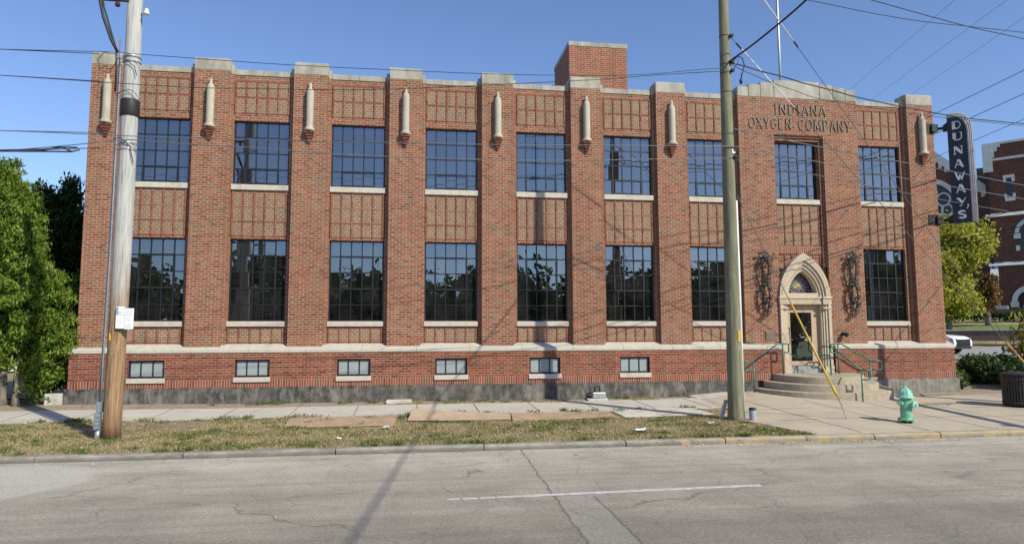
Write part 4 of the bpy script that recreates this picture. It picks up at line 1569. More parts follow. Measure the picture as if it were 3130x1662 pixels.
lets = [('D', 10.02, .27, .80), ('U', 9.59, .27, .80), ('N', 9.07, .28, .80), ('A', 8.57, .28, .80), ('W', 8.10, .28, .80), ('A', 7.63, .29, .81), ('Y', 7.15, .28, .80), ("'", 7.02, .17, 1.00), ('S', 6.68, .29, .80)]
mb = MB()
for chx, z, h, sc_ in lets:
    wdt = .26 if chx != "'" else .14
    for st_ in DG[chx]:
        pts = [(sc_ - wdt / 2 + p[0] * wdt, z + p[1] * h) for p in st_]
        stroke(mb, pts, .024, .122, .101, lambda p, d: sp_(p[0], d, p[1]))
local(mb, so0).build("lettering", M['neon_white'], sg)
for z in (10.16, 6.70):
    mb = MB()
    mb.tube([sp_(.02, 0, z - .02), sp_(.52, 0, z - .02)], .055, 8)
    mb.box(26.80, 27.245, YF - .022, YF - .003, z - .19, z + .19)
    mb.box(27.222, 27.245, YF - .003, .35, z - .19, z + .19)
    mb.box(27.10, 27.34, -.26, .02, z - .15, z + .13)
    mb.prism([sp_(.36, .06, z - .16), sp_(.52, .06, z - .16), sp_(.52, .06, z + .18), sp_(.36, .06, z + .06)], SN * -.12)
    local(mb, so0).build("bracket", M['metal_dark'], sg)


# ------------------------------------------------------------------ utility poles and wires
def pole(name, label, prof, m, loc, split=None):
    e = empty(name, loc, label=label, cat="utility pole", group="wooden utility poles along the kerb")
    if split:
        z = split
        def at(zz):
            zs_ = [p[2] for p in prof]
            return tuple(np.interp(zz, zs_, [p[i] for p in prof]) for i in (0, 1, 3))
        n1 = [(*at(t)[:2], t, at(t)[2]) for t in np.linspace(prof[0][2], z, 8)]
        n2 = [(*at(t)[:2], t, at(t)[2]) for t in np.linspace(z, prof[-1][2], 20)]
        sets = ((n1, m[0]), (n2, m[1]))
    else:
        sets = ((prof, m),)
    for pr, mm in sets:
        mb = MB()
        mb.tube([(p[0], p[1], p[2]) for p in pr], [p[3] for p in pr], 24)
        local(mb, loc).build("shaft", mm, e, smooth=True)
    return e


def pole_wood():
    """one continuous shaft: fresh tan butt fading into weathered grey above"""
    m, nt, b = new_mat("two_tone_pole_wood")
    co = objco(nt)
    sp = nd(nt, "ShaderNodeSeparateXYZ")
    lk(nt, co, sp.inputs[0])
    fib = noise(nt, mapping(nt, co, (14, 14, .8)), 2.2, 6, .65)
    brn = ramp(nt, fib, [(.32, (.115, .062, .032)), (.47, (.29, .175, .095)), (.68, (.43, .285, .17))])
    gry = ramp(nt, fib, [(.30, (.25, .235, .22)), (.46, (.41, .395, .37)), (.70, (.53, .52, .50))])
    w_ = noise(nt, mapping(nt, co, (6, 6, .7)), 1.4, 5, .7)
    k = ramp(nt, math_n(nt, 'MULTIPLY_ADD', w_, 2.0, math_n(nt, 'MULTIPLY_ADD', sp.outputs[2], .62, -2.5)), [(.0, (0, 0, 0)), (1.0, (1, 1, 1))])
    c = mixc(nt, k, brn, gry)
    chk = noise(nt, mapping(nt, co, (26, 26, .55)), 1.0, 3, .5)
    c = mixc(nt, ramp(nt, chk, [(.64, (0, 0, 0)), (.70, (.6, .6, .6))]), c, (.09, .075, .06))
    butt = ramp(nt, sp.outputs[2], [(.0, (.5, .42, .36)), (.75, (1, 1, 1))])
    c = mixc(nt, 1.0, c, butt, 'MULTIPLY')
    lk(nt, c, b.inputs["Base Color"])
    b.inputs["Roughness"].default_value = .92
    bump(nt, fib, b, .5, .03)
    return m


PL = (1.235, -5.77, .18)
prof = [(1.222, -5.77, .05, .205), (1.235, -5.77, .5, .195), (1.245, -5.77, 1.5, .192), (1.256, -5.77, 2.9, .192), (1.27, -5.77, 5, .195), (1.28, -5.77, 7, .186), (1.285, -5.77, 9, .175), (1.275, -5.77, 12.6, .155)]
poleL = pole("utility_pole", "pale grey wooden utility pole with brown base, black band and white bus sign", prof, pole_wood(), PL)
mb = MB(); mb.lathe([(.205, 7.66), (.212, 7.67), (.208, 8.04), (.200, 8.06)], (1.28, -5.77, 0), 24)
local(mb, PL).build("black_band", M['rubber'], poleL, smooth=True)
mb = MB()
for dx_, dy_, r_c in ((-.235, -.05, .028), (-.20, -.10, .018)):
    mb.tube([(1.205 + dx_, -5.77 + dy_, .9), (1.215 + dx_, -5.77 + dy_, 2), (1.25 + dx_, -5.77 + dy_, 5), (1.26 + dx_, -5.77 + dy_, 9.1)], r_c, 8)
local(mb, PL).build("conduit", M['conduit'], poleL, smooth=True)
mb = MB()
mb.box(.93, 1.03, -5.90, -5.76, .78, 1.02)
for k in range(4):
    mb.box(.895, 1.02, -5.92, -5.76, .42 + .085 * k, .48 + .085 * k)
mb.box(.905, 1.01, -5.91, -5.77, .40, .78)
local(mb, PL).build("conduit_riser", M['conduit'], poleL, bevel=.006)
mb = MB(); mb.tube([(.945, -5.83, .1), (.965, -5.83, .42)], [.062, .05], 12)
local(mb, PL).build("conduit_base", M['galv'], poleL, smooth=True)
mb = MB()
mb.box(1.0, 1.05, -5.95, -5.90, 9.0, 9.5)
for z in (8.98, 9.10, 7.0, 6.85):
    bd_ = MB()
    bd_.lathe([(.20, z - .02), (.205, z), (.20, z + .02)], (1.275, -5.77, 0), 20)
    local(bd_, PL).build("pole_band", M['galv'], poleL)
mb.tube([(1.45, -5.8, 10.2), (1.56, -5.9, 10.15)], .03, 8)
local(mb, PL).build("hardware", M['galv'], poleL)
mb = MB(); mb.lathe([(.02, 0), (.06, .01), (.07, .05), (.04, .08), (.055, .11), (.02, .16)], (1.60, -5.92, 10.12), 12)
local(mb, PL).build("insulator", M['white_paint'], poleL, smooth=True)
mb = MB()
mb.box(.55, 1.2, -5.95, -5.88, 10.42, 10.5)
for x in (.6, .95):
    mb.lathe([(.03, 0), (.06, .03), (.05, .1), (.02, .14)], (x, -5.915, 10.28), 10)
local(mb, PL).build("bracket_arm", M['rust'], poleL)

# bus stop sign on the pole
bs = empty("bus_stop_sign", (1.48, -6.0, 2.9), label="white two panel bus stop sign with blue corner, mounted on the pale pole", cat="sign")


def bsp(x0, x1, z0, z1, y, th_=.006):
    mb = MB()
    mb.box(x0, x1, y, y + th_, z0, z1)
    return local(mb, (1.48, -6.0, 2.9))


bsp(1.295, 1.475, 2.665, 3.165, -6.02).build("panel", M['sign_white'], bs, bevel=.003)
bsp(1.48, 1.675, 2.65, 3.125, -6.02).build("panel", M['sign_white'], bs, bevel=.003)
bsp(1.305, 1.345, 2.98, 3.15, -6.023, .003).build("logo_patch", M['sign_blue'], bs)
mb = MB()
mb.tube([(1.307 + .034 * t, -6.0245, 2.99 + .15 * t ** 2) for t in np.linspace(0, 1, 8)], .006, 5)
local(mb, (1.48, -6.0, 2.9)).build("logo_curve", M['sign_white'], bs)
mb = MB()
rr_ = random.Random(5)
for (xa, xb, z) in [(1.36, 1.45, 3.10), (1.36, 1.45, 3.04), (1.36, 1.42, 3.01), (1.36, 1.47, 2.965), (1.38, 1.42, 2.87), (1.37, 1.43, 2.80), (1.50, 1.65, 3.07), (1.50, 1.64, 3.02), (1.50, 1.65, 2.965), (1.50, 1.60, 2.91), (1.50, 1.6, 2.86), (1.5, 1.64, 2.74), (1.5, 1.62, 2.70)]:
    x = xa
    while x < xb:
        L = rr_.uniform(.008, .02)
        mb.box(x, min(xb, x + L), -6.023, -6.0195, z, z + .012)
        x += L + .007
local(mb, (1.48, -6.0, 2.9)).build("print", M['sign_grey'], bs)
mb = MB(); mb.box(1.33, 1.62, -6.012, -5.95, 2.7, 2.74); mb.box(1.33, 1.62, -6.012, -5.95, 3.05, 3.09)
local(mb, (1.48, -6.0, 2.9)).build("bracket", M['galv'], bs)
mb = MB(); mb.box(1.145, 1.18, -5.948, -5.925, 2.40, 2.56)
local(mb, PL).build("reflector", M['amber'], poleL)

PR = (16.53, -5.20, .20)
prof = [(16.515, -5.2, .05, .215), (16.52, -5.2, .35, .205), (16.535, -5.2, .8, .200), (16.545, -5.2, 3, .188), (16.552, -5.2, 5.1, .179), (16.566, -5.2, 8.4, .160), (16.575, -5.2, 12, .132), (16.58, -5.2, 14.5, .12)]
poleR = pole("utility_pole", "greenish wooden utility pole with pale conduit standing right of centre near the entrance", prof, M['wood_green'], PR)
mb = MB(); mb.tube([(16.745, -5.24, .15), (16.748, -5.24, 3), (16.738, -5.24, 6.15)], .032, 10)
local(mb, PR).build("conduit", M['white_paint'], poleR, smooth=True)
mb = MB(); mb.box(16.58, 16.65, -5.402, -5.392, 2.29, 2.60)
local(mb, PR).build("reflector", M['amber'], poleR)
mb = MB(); mb.box(16.60, 16.69, -5.375, -5.365, 7.44, 7.56)
tg = local(mb, PR).build("pole_tag", M['sign_white'], poleR)
mb = MB(); mb.lathe([(.006, -.004), (.016, -.003), (.016, .002)], (16.645 - PR[0], -5.376 - PR[1], 7.50 - PR[2]), 8, 'y')
mb.build("bolt", M['metal_dark'], tg)
mb = MB()
for z in (9.75, 10.0, 10.83, 7.6, 7.3, 8.0, 9.2):
    r_p = float(np.interp(z, [5.1, 8.4, 12], [.179, .160, .132]))
    mb = MB()
    mb.lathe([(r_p, z - .015), (r_p + .01, z), (r_p, z + .015)], (16.57, -5.2, 0), 16)
    local(mb, PR).build("pole_band", M['rust'], poleR)
for z in (9.8, 10.05, 10.8, 7.55, 7.35):
    mb = MB()
    mb.box(16.66, 16.75, -5.40, -5.28, z - .035, z + .035)
    local(mb, PR).build("wire_clamp", M['rust'], poleR)
mb = MB()
mb.tube([(16.70, -5.36, 10.05), (16.86, -5.40, 10.2), (16.98, -5.4, 10.15), (17.05, -5.38, 9.95), (16.98, -5.36, 9.72), (16.94, -5.36, 9.55)], .017, 6)
mb.lathe([(.02, -.08), (.045, -.06), (.045, .03), (.015, .06)], (16.94, -5.36, 9.5), 8)
mb.tube([(16.68, -5.35, 9.75), (16.85, -5.38, 10.0), (16.9, -5.38, 10.25)], .008, 5)
local(mb, PR).build("drip_loop", M['wire'], poleR, smooth=True)


def wire(name, label, pts, r, m='wire', ext0=0.0, ext1=0.0, group="overhead wires"):
    pts = [Vector(p) for p in pts]
    if ext0:
        pts.insert(0, pts[0] + (pts[0] - pts[1]).normalized() * ext0)
    if ext1:
        pts.append(pts[-1] + (pts[-1] - pts[-2]).normalized() * ext1)
    # smooth
    out = []
    n = len(pts)
    for i in range(n - 1):
        p0, p1, p2, p3 = pts[max(i - 1, 0)], pts[i], pts[i + 1], pts[min(i + 2, n - 1)]
        for k in range(6):
            t = k / 6
            out.append(.5 * ((2 * p1) + (p2 - p0) * t + (2 * p0 - 5 * p1 + 4 * p2 - p3) * t * t + (3 * p1 - p0 - 3 * p2 + p3) * t ** 3))
    out.append(pts[-1])
    mb = MB()
    mb.tube(out, r, 6)
    return tag(mb.build(name, M[m], smooth=True), label, "wire", group)


W1 = [(-2.59, -6.19, 8.97), (-1.40, -6.14, 9.00), (0.58, -6.07, 9.09), (1.20, -6.05, 9.10), (1.61, -6.04, 9.09), (4.66, -5.93, 9.07), (7.52, -5.82, 9.12), (10.42, -5.72, 9.20), (13.60, -5.60, 9.40), (15.64, -5.53, 9.69), (16.45, -5.38, 9.84)]
W2p = [(-2.56, -6.19, 8.39), (-1.36, -6.14, 8.39), (0.49, -6.08, 8.37), (2.64, -6.00, 8.36), (3.92, -5.95, 8.42), (5.77, -5.89, 8.50), (7.29, -5.83, 8.61), (9.55, -5.75, 8.85), (11.46, -5.68, 9.07), (12.82, -5.63, 9.23), (14.39, -5.58, 9.45), (16.45, -5.37, 9.76)]
W3 = [(-2.47, -6.18, 7.08), (-1.29, -6.14, 7.11), (0.49, -6.08, 7.12), (1.52, -6.04, 7.12), (2.68, -6.00, 7.14), (4.33, -5.94, 7.18), (5.98, -5.88, 7.21), (8.20, -5.80, 7.28), (10.31, -5.72, 7.34), (14.16, -5.58, 7.50), (16.24, -5.42, 7.61), (16.70, -5.40, 7.63)]
W4 = [(-2.43, -6.18, 6.54), (-1.26, -6.14, 6.64), (0.52, -6.07, 6.90), (1.11, -6.05, 7.00), (1.61, -6.04, 7.03), (2.73, -5.99, 6.99), (4.33, -5.94, 6.97), (5.99, -5.88, 6.90), (8.21, -5.80, 6.90), (10.30, -5.72, 6.94), (11.97, -5.66, 7.00), (14.16, -5.58, 7.13), (16.45, -5.39, 7.28)]
wire("overhead_wire", "topmost thin black wire between the two poles crossing the coping stones", W1, .008, ext0=40)
wire("overhead_wire", "twisted wire crossing the upper brick panels and rising to the greenish pole", W2p, .009, ext0=40)
wire("overhead_wire", "upper of the two close wires crossing the upper windows", W3, .010, 'wire_grey', ext0=40)
wire("overhead_wire", "lower of the two close wires crossing the upper windows", W4, .011, 'wire_grey', ext0=40)
lp = MB()
lp.tube([(-4.5, -6.25, 6.52), (-2.44, -6.18, 6.61), (-1.26, -6.14, 6.66), (-0.38, -6.11, 6.72), (0.03, -6.09, 6.79), (0.30, -6.08, 6.80), (0.37, -6.08, 6.745), (0.20, -6.09, 6.69), (-0.45, -6.11, 6.67), (-2.44, -6.18, 6.59), (-4.5, -6.25, 6.48)], .017, 7)
lp.tube([(-0.55, -6.11, 6.67), (-.3, -6.10, 6.72), (-0.05, -6.09, 6.80), (.08, -6.09, 6.75), (0.22, -6.09, 6.69)], .019, 7)
tag(lp.build("cable_loop", M['rubber'], smooth=True), "black cable doubled back in a flat loop left of the pale pole", "cable")
dk = MB()
dk.tube([(.42, -5.95, 13.0), (.46, -5.95, 11.5), (.52, -5.95, 10.6), (.66, -5.95, 10.0), (.86, -5.95, 9.45), (1.02, -5.95, 9.15)], .034, 8)
dk.tube([(.46, -5.93, 11.5), (.56, -5.93, 10.55), (.75, -5.93, 9.95), (.98, -5.93, 9.2), (1.0, -5.93, 8.8), (1.0, -5.93, 8.2)], .022, 7)
dk.tube([(1.02, -5.95, 9.1), (.72, -5.96, 9.12), (.60, -5.96, 8.95), (.66, -5.96, 8.68), (.84, -5.96, 8.62), (.97, -5.95, 8.85), (1.0, -5.94, 9.05)], .009, 5)
dk.tube([(1.07, -5.98, 9.0), (1.25, -6.0, 8.95), (1.42, -5.98, 8.8), (1.46, -5.95, 8.6)], .010, 5)
dk.tube([(1.02, -5.97, 7.05), (1.2, -6.02, 7.08), (1.40, -5.98, 6.9), (1.47, -5.92, 6.5)], .010, 5)
dk.tube([(1.05, -5.97, 8.12), (1.2, -6.0, 8.22), (1.38, -5.97, 8.16), (1.44, -5.95, 8.04)], .009, 5)
tag(dk.build("drop_cable", M['rubber'], smooth=True), "thick black cables dropping to the left side of the pale pole", "cable")

FAN = [
    ("upper of three grey wires fanning right from the greenish pole across the entrance", [(16.68, -5.38, 8.12), (17.33, -5.16, 8.10), (20.13, -4.12, 8.07), (25.06, -2.29, 8.11), (30.98, -0.10, 8.12)], .014, 'wire_grey', 0, 14),
    ("middle of three grey wires fanning right from the greenish pole across the entrance", [(16.69, -5.38, 7.63), (18.18, -4.84, 7.63), (23.63, -2.76, 7.59), (31.11, 0.07, 7.63)], .014, 'wire_grey', 0, 14),
    ("lowest of three grey wires fanning right from the greenish pole across the entrance", [(16.71, -5.38, 7.26), (19.86, -4.06, 7.25), (25.05, -1.86, 7.21), (32.14, 1.15, 7.26)], .012, 'wire_grey', 0, 14),
    ("twisted black wire from the greenish pole over the stepped parapet to the blade sign", [(16.64, -5.36, 10.00), (17.05, -5.28, 9.98), (17.64, -5.11, 9.93), (18.54, -4.84, 9.90), (19.23, -4.64, 9.84), (20.62, -4.24, 9.78), (21.28, -4.04, 9.74), (23.19, -3.48, 9.72), (24.79, -3.02, 9.73), (25.52, -2.80, 9.74), (26.80, -2.43, 9.79), (29.66, -1.59, 10.00)], .017, 'wire', 0, 14),
    ("thin wire just below the twisted black wire over the stepped parapet", [(16.65, -5.36, 9.97), (16.99, -5.30, 9.86), (17.64, -5.10, 9.73), (18.08, -4.97, 9.65), (18.93, -4.72, 9.56), (19.85, -4.44, 9.46), (21.86, -3.84, 9.50), (23.51, -3.34, 9.57), (25.68, -2.69, 9.68), (29.78, -1.46, 9.97)], .009, 'wire', 0, 14),
    ("lower edge of two wires crossing the top right sky", [(18.50, -6.40, 11.42), (20.45, -6.16, 11.32), (22.16, -5.94, 11.30), (23.78, -5.74, 11.35), (25.92, -5.47, 11.42)], .010, 'wire', 8, 14),
    ("steeper of two wires crossing the top right sky", [(20.46, -6.13, 11.72), (22.65, -5.57, 11.68), (24.55, -5.09, 11.66), (26.94, -4.48, 11.72)], .012, 'wire', 8, 14),
    ("faint thin wire slanting to the entrance parapet, leftmost of three", [(30.33, 1.85, 16.42), (32.64, 12.37, 16.42)], .006, 'wire', 10, 8),
    ("faint thin wire slanting down to the corner coping, middle of three", [(32.51, 1.55, 16.42), (34.88, 13.38, 16.42)], .006, 'wire', 10, 8),
    ("faint thin wire slanting down behind the corner cap stone, rightmost of three", [(34.65, 2.90, 16.42), (36.59, 12.07, 16.42)], .006, 'wire', 10, 8),
    ("dark wire slanting down to the corner just left of the blade sign top", [(26.21, -5.10, 10.42), (26.62, -0.84, 10.42)], .010, 'wire', 8, 14),
    ("dark wire passing behind the curved top of the blade sign", [(28.00, -3.30, 10.42), (28.51, 1.38, 10.42)], .011, 'wire', 8, 14),
    ("dark wire passing behind the upper letters of the blade sign", [(30.35, -0.93, 10.42), (31.18, 4.48, 10.42)], .010, 'wire', 8, 14),
    ("black cable crossing just under the bottom of the blade sign", [(29.41, -1.59, 6.92), (29.83, 2.98, 6.92)], .015, 'wire', 6, 14),
    ("upper of two black cables crossing the yellow green tree top", [(32.88, 1.91, 6.92), (33.37, 7.16, 6.92)], .018, 'wire', 6, 14),
    ("lower of two black cables crossing the yellow green tree top", [(34.30, 3.35, 6.92), (35.04, 9.10, 6.92)], .018, 'wire', 6, 14),
]
for lab, pts, r, m, e0, e1 in FAN:
    wire("overhead_wire", lab, pts, r, m, e0, e1)
wire("overhead_wire", "thick black cable bundle rising from the greenish pole toward the upper right", [(16.62, -5.34, 10.05), (16.5, -7.4, 9.84), (16.35, -10.5, 9.75), (15.9, -18, 9.9), (15.4, -27.5, 10.4)], .024, 'wire')

# guy wires
def guy(label, top, bot, guard_m, g0, g1, strain=None, r=.011):
    e = empty("guy_wire", bot, label=label, cat="guy wire", group="guy wires of the greenish pole")
    top, bot = Vector(top), Vector(bot)
    mb = MB(); mb.tube([top, bot], r, 6)
    local(mb, bot).build("strand", M['wire_grey'], e)
    a, b = bot.lerp(top, g0), bot.lerp(top, g1)
    mb = MB(); mb.tube([a, a.lerp(b, .06), a.lerp(b, .12), b], [.036, .039, .028, .028], 10)
    local(mb, bot).build("guard", M[guard_m], e, smooth=True)
    if strain:
        a, b = top.lerp(bot, strain[0]), top.lerp(bot, strain[1])
        mb = MB(); mb.tube([a, b], .017, 8)
        local(mb, bot).build("insulator_rod", M['white_paint'], e, smooth=True)
        for p in (a, b):
            mb = MB(); d = (b - a).normalized() * .14
            mb.tube([p - d * .8, p + d * .8], .026, 6)
            local(mb, bot).build("fitting", M['rust'], e)
    return e


guy("guy wire with bright yellow guard anchored in front of the rounded steps", (16.78, -5.22, 6.30), (19.30, -5.72, .55), 'yellow', .055, .48)
mb = MB()
mb.tube([(19.42, -5.74, .17), (19.335, -5.725, .40), (19.30, -5.72, .56)], .014, 7)
mb.lathe([(.0, 0), (.04, .02), (.02, .05)], (19.29, -5.72, .53), 8)
tag(mb.build("anchor_rod", M['galv']), "grey steel anchor rod sticking out of the pavement below the yellow guard", "anchor rod")
guy("guy wire with white insulator rod from the greenish pole to the far right orange guard", (16.72, -5.3, 10.77), (29.465, -2.156, .40), 'orange', .03, .172, (.02, .175))
guy("guy wire with white insulator rod coming from above the picture behind the flagpole", (16.62, -5.3, 13.5), (28.9, -2.45, .40), 'orange', .0, .02, (.01, .195))

# white stake and canister at the foot of the right pole
mb = MB()
mb.prism([(-.055, 0, 0), (.055, 0, 0), (.055, 0, .50), (.03, 0, .545), (-.055, 0, .53)], (0, .025, 0))
o = mb.build("wooden_stake", M['white_paint'], bevel=.004, loc=(16.22, -4.98, gz(16.22, -4.98)))
o.rotation_euler = (radians(6), radians(15), radians(8))
tag(o, "white painted board stake leaning beside the greenish pole base", "stake")
cn = empty("canister", (16.93, -5.36, gz(16.93, -5.36)), label="pale blue grey canister with black lid on the grass beside the greenish pole", cat="canister")
mb = MB(); mb.lathe([(.085, 0), (.09, .01), (.09, .29), (.085, .30)], (0, 0, 0), 20); mb.build("body", plain("canister_grey", (.36, .38, .47), .5, var=.12), cn, smooth=True)
mb = MB(); mb.lathe([(.094, .285), (.096, .29), (.096, .34), (.06, .35)], (0, 0, 0), 20); mb.build("lid", M['rubber'], cn, smooth=True)

# hydrant
HB = (20.66, -6.36, gz(20.66, -6.36) + .02)
hy = empty("fire_hydrant", HB, rz=radians(12), label="seafoam green fire hydrant on the tan sidewalk near the kerb", cat="fire hydrant")
mb = MB(); mb.lathe([(.13, -.02), (.13, .05)], (0, 0, 0), 20); mb.build("foot_ring", M['rust'], hy, smooth=True)
mb = MB(); mb.lathe([(.205, .06), (.21, .07), (.21, .095), (.15, .11), (.14, .13), (.14, .30), (.147, .31), (.147, .335), (.138, .345), (.138, .60), (.15, .64)], (0, 0, 0), 24)
for k in range(8):
    a = 2 * pi * k / 8
    mb.lathe([(.018, .035), (.018, .12)], (.18 * cos(a), .18 * sin(a), 0), 6)
hb_ = mb.build("barrel", M['hydrant'], hy, smooth=False)
mb = MB(); mb.lathe([(.205, .63), (.21, .645), (.205, .67), (.17, .69), (.16, .74), (.14, .80), (.10, .85), (.055, .88), (.045, .89), (.045, .93), (.03, .94)], (0, 0, 0), 24)
for k in range(6):
    a = 2 * pi * k / 6
    mb.tube([(.165 * cos(a), .165 * sin(a), .70), (.145 * cos(a), .145 * sin(a), .80), (.07 * cos(a), .07 * sin(a), .88)], .012, 5)
mb.build("bonnet", M['hydrant_cap'], hy, smooth=False)
mb = MB()
mb.lathe([(.075, -.12), (.075, -.19), (.10, -.195), (.10, -.235), (.06, -.25), (.028, -.252), (.028, -.285)], (.06, 0, .47), 16, 'y')
mb.build("pumper_nozzle", M['hydrant_cap'], hy)
for sgn in (-1, 1):
    mb = MB()
    pr_ = [(.055, .11), (.055, .165), (.072, .17), (.072, .205), (.04, .215), (.024, .217), (.024, .245)]
    mb.lathe([(r, h * sgn) for r, h in pr_], (0, 0, .51), 14, 'x')
    mb.build("hose_nozzle", M['hydrant_cap'], hy)

# things lying on the verge
def board(name, label, c4, m, dz=.03, lift=None, group="plywood sheets laid along the verge", edge=.018):
    """a sheet of plywood following the ground; lift bends one edge upward"""
    mb = MB()
    n = 14
    A, B, C, D = [np.array(p, float) for p in c4]         # back-left, back-right, front-right, front-left
    rows = []
    for j in range(5):
        t = j / 4
        row = []
        for i in range(n + 1):
            s = i / n
            p = (A * (1 - s) + B * s) * (1 - t) + (D * (1 - s) + C * s) * t
            z = gz(*p) + dz + (lift(s, t) if lift else .006 * sin(s * 7 + t * 3))
            row.append((p[0], p[1], z))
        rows.append(row)
    for j in range(4):
        for i in range(n):
            mb.quad(rows[j][i], rows[j + 1][i], rows[j + 1][i + 1], rows[j][i + 1])
            dn = lambda p: (p[0], p[1], p[2] - edge)
            mb.quad(dn(rows[j][i]), dn(rows[j][i + 1]), dn(rows[j + 1][i + 1]), dn(rows[j + 1][i]))
    for i in range(n):
        for row, fl in ((rows[0], 1), (rows[-1], 0)):
            a, b = row[i], row[i + 1]
            mb.quad(a, b, (b[0], b[1], b[2] - edge), (a[0], a[1], a[2] - edge))
    for j in range(4):
        for i in (0, n):
            a, b = rows[j][i], rows[j + 1][i]
            mb.quad(a, b, (b[0], b[1], b[2] - edge), (a[0], a[1], a[2] - edge))
    return tag(mb.build(name, m), label, "plywood sheet", group)


board("plywood_sheet", "tan plywood sheet lying flat on the grass behind the pale pole", [(-.05, -3.85), (2.9, -3.62), (2.7, -4.75), (-.3, -4.95)], M['ply_dirty'], .006)
board("plywood_sheet", "tan plywood sheet flat on the verge, second from the pale pole", [(4.75, -3.45), (7.62, -3.42), (7.50, -4.98), (4.86, -4.85)], M['ply_tan'], .03)
board("plywood_sheet", "curled tan plywood sheet with its back edge lifted off the ground", [(7.98, -3.30), (10.66, -3.72), (10.58, -4.42), (7.86, -4.32)], plain("plywood_curled", (.47, .34, .235), .8, var=.12, scale=3, stain=((.37, .26, .17), 2.2, .55)), .04,
      lambda s, t: .05 * (1 - t) * (1 - .3 * s) + .10 * abs(1 - t) ** 2 * (1 - s) + .05 * (s - .5) ** 2)
board("plywood_sheet", "tan plywood sheet between the curled one and the bleached one", [(10.74, -3.30), (13.46, -3.12), (13.63, -4.30), (10.61, -4.55)], M['ply_tan'], .03)
board("plywood_sheet", "bleached pale plywood sheet nearest the greenish pole", [(13.70, -3.25), (16.15, -2.85), (16.38, -4.25), (13.70, -4.42)], M['ply_white'], .035)
mb = MB(); mb.prism([(7.20, -.92, .405), (7.98, -.88, .405), (7.98, -.62, .415), (7.20, -.64, .415)], (0, 0, .11))
tag(mb.build("concrete_block", M['concrete'], bevel=.015), "loose pale concrete block on the soil by the footing", "concrete block")
ub = empty("utility_box", (13.97, -.60, .40), label="grey metal utility box with a pipe on a concrete pad by the footing", cat="utility box")
mb = MB(); mb.prism([(-.36, -.25, -.05), (.30, -.25, -.05), (.42, .2, -.05), (-.3, .2, -.05)], (0, 0, .10)); mb.build("pad", M['concrete'], ub, bevel=.015)
mb = MB(); mb.box(-.16, .28, -.14, .14, .052, .25); mb.build("housing", M['galv'], ub, bevel=.03)
mb = MB(); mb.tube([(-.05, .02, .25), (-.05, .02, .36), (.02, .02, .44), (.12, .06, .42), (.16, .14, .30), (.16, .2, .2)], .022, 8); mb.tube([(-.05, .02, .25), (-.05, .02, .42)], .03, 8)
mb.build("pipe", M['metal_dark'], ub, smooth=True)


def crumple(name, label, x, y, s, m, seed, cat="litter", group="paper litter on the verge"):
    r = np.random.default_rng(seed)
    mb = MB()
    n = 5
    g_ = [[(x + (i / (n - 1) - .5) * s + r.normal(0, s * .06), y + (j / (n - 1) - .5) * s * .8 + r.normal(0, s * .06), gz(x, y) + .03 + abs(r.normal(0, s * .16))) for j in range(n)] for i in range(n)]
    for i in range(n - 1):
        for j in range(n - 1):
            mb.quad(g_[i][j], g_[i + 1][j], g_[i + 1][j + 1], g_[i][j + 1])
    o = mb.build(name, m)
    sol = o.modifiers.new("thick", 'SOLIDIFY'); sol.thickness = .006
    return tag(o, label, cat, group)


crumple("paper_litter", "crumpled white paper on the dry grass below the bleached plywood", 13.45, -6.45, .26, M['litter'], 1)
crumple("paper_litter", "small bluish wrapper at the front corner of the flat tan plywood", 7.35, -5.35, .16, plain("wrapper", (.5, .5, .68), .5, var=.1), 2)
crumple("paper_litter", "small white cup scrap on the grass near the white stake", 15.6, -5.7, .12, M['litter'], 3)
crumple("paper_litter", "tiny white scrap on the grass near the kerb left of the curled plywood", 6.35, -6.65, .10, M['litter'], 4)
# dry leaves and road debris: too many to count
dm = MB()
for k in range(900):
    if k < 620:
        x, y = random.uniform(-4, 17), random.uniform(-7.4, -3.6); z = gz(x, y) + .03
    elif k < 780:
        x, y = random.gauss(17.5, 1.3), -7.78 - abs(random.gauss(0, .09)); z = .015
    else:
        x, y = random.uniform(-2, 24), -7.76 - abs(random.gauss(0, .25)); z = .012
    s = random.uniform(.015, .05); a = random.uniform(0, 6.28)
    d = Vector((cos(a), sin(a), random.uniform(-.3, .5))) * s; e = Vector((-sin(a), cos(a), random.uniform(-.3, .5))) * s * .6
    c = Vector((x, y, z))
    dm.add([c - d, c + e, c + d, c - e], [(0, 1, 2, 3)])
tag(dm.build("dry_leaves", foliage("dry_leaf", [(0, (.45, .30, .14)), (.5, (.55, .42, .25)), (1, (.68, .60, .47))], .15)), label="dry fallen leaves scattered over grass and gutter", cat="leaves", kind='stuff')

# trash can
tc_ = (26.38, -3.95, gz(26.15, -3.95) + .02)
tr = empty("trash_can", tc_, label="dark brown slatted trash can at the right edge of the sidewalk", cat="trash can")
mb = MB()
for k in range(36):
    a = 2 * pi * k / 36
    ca_, sa_ = cos(a), sin(a)
    r0 = .43
    p = [(r0 * ca_ - .026 * sa_, r0 * sa_ + .026 * ca_), (r0 * ca_ + .026 * sa_, r0 * sa_ - .026 * ca_)]
    q = [((r0 + .014) * ca_ + .026 * sa_, (r0 + .014) * sa_ - .026 * ca_), ((r0 + .014) * ca_ - .026 * sa_, (r0 + .014) * sa_ + .026 * ca_)]
    mb.prism([(x, y, .05) for x, y in p + q], (0, 0, .90))
mb.build("slats", M['trash'], tr)
mb = MB(); mb.lathe([(.40, .04), (.40, .92)], (0, 0, 0), 28); mb.build("liner", M['rubber'], tr, smooth=True)
mb = MB(); mb.lathe([(.43, .945), (.475, .955), (.475, .99), (.40, 1.03), (.25, 1.05)], (0, 0, 0), 28)
mb.build("rim", M['trash'], tr, smooth=False)
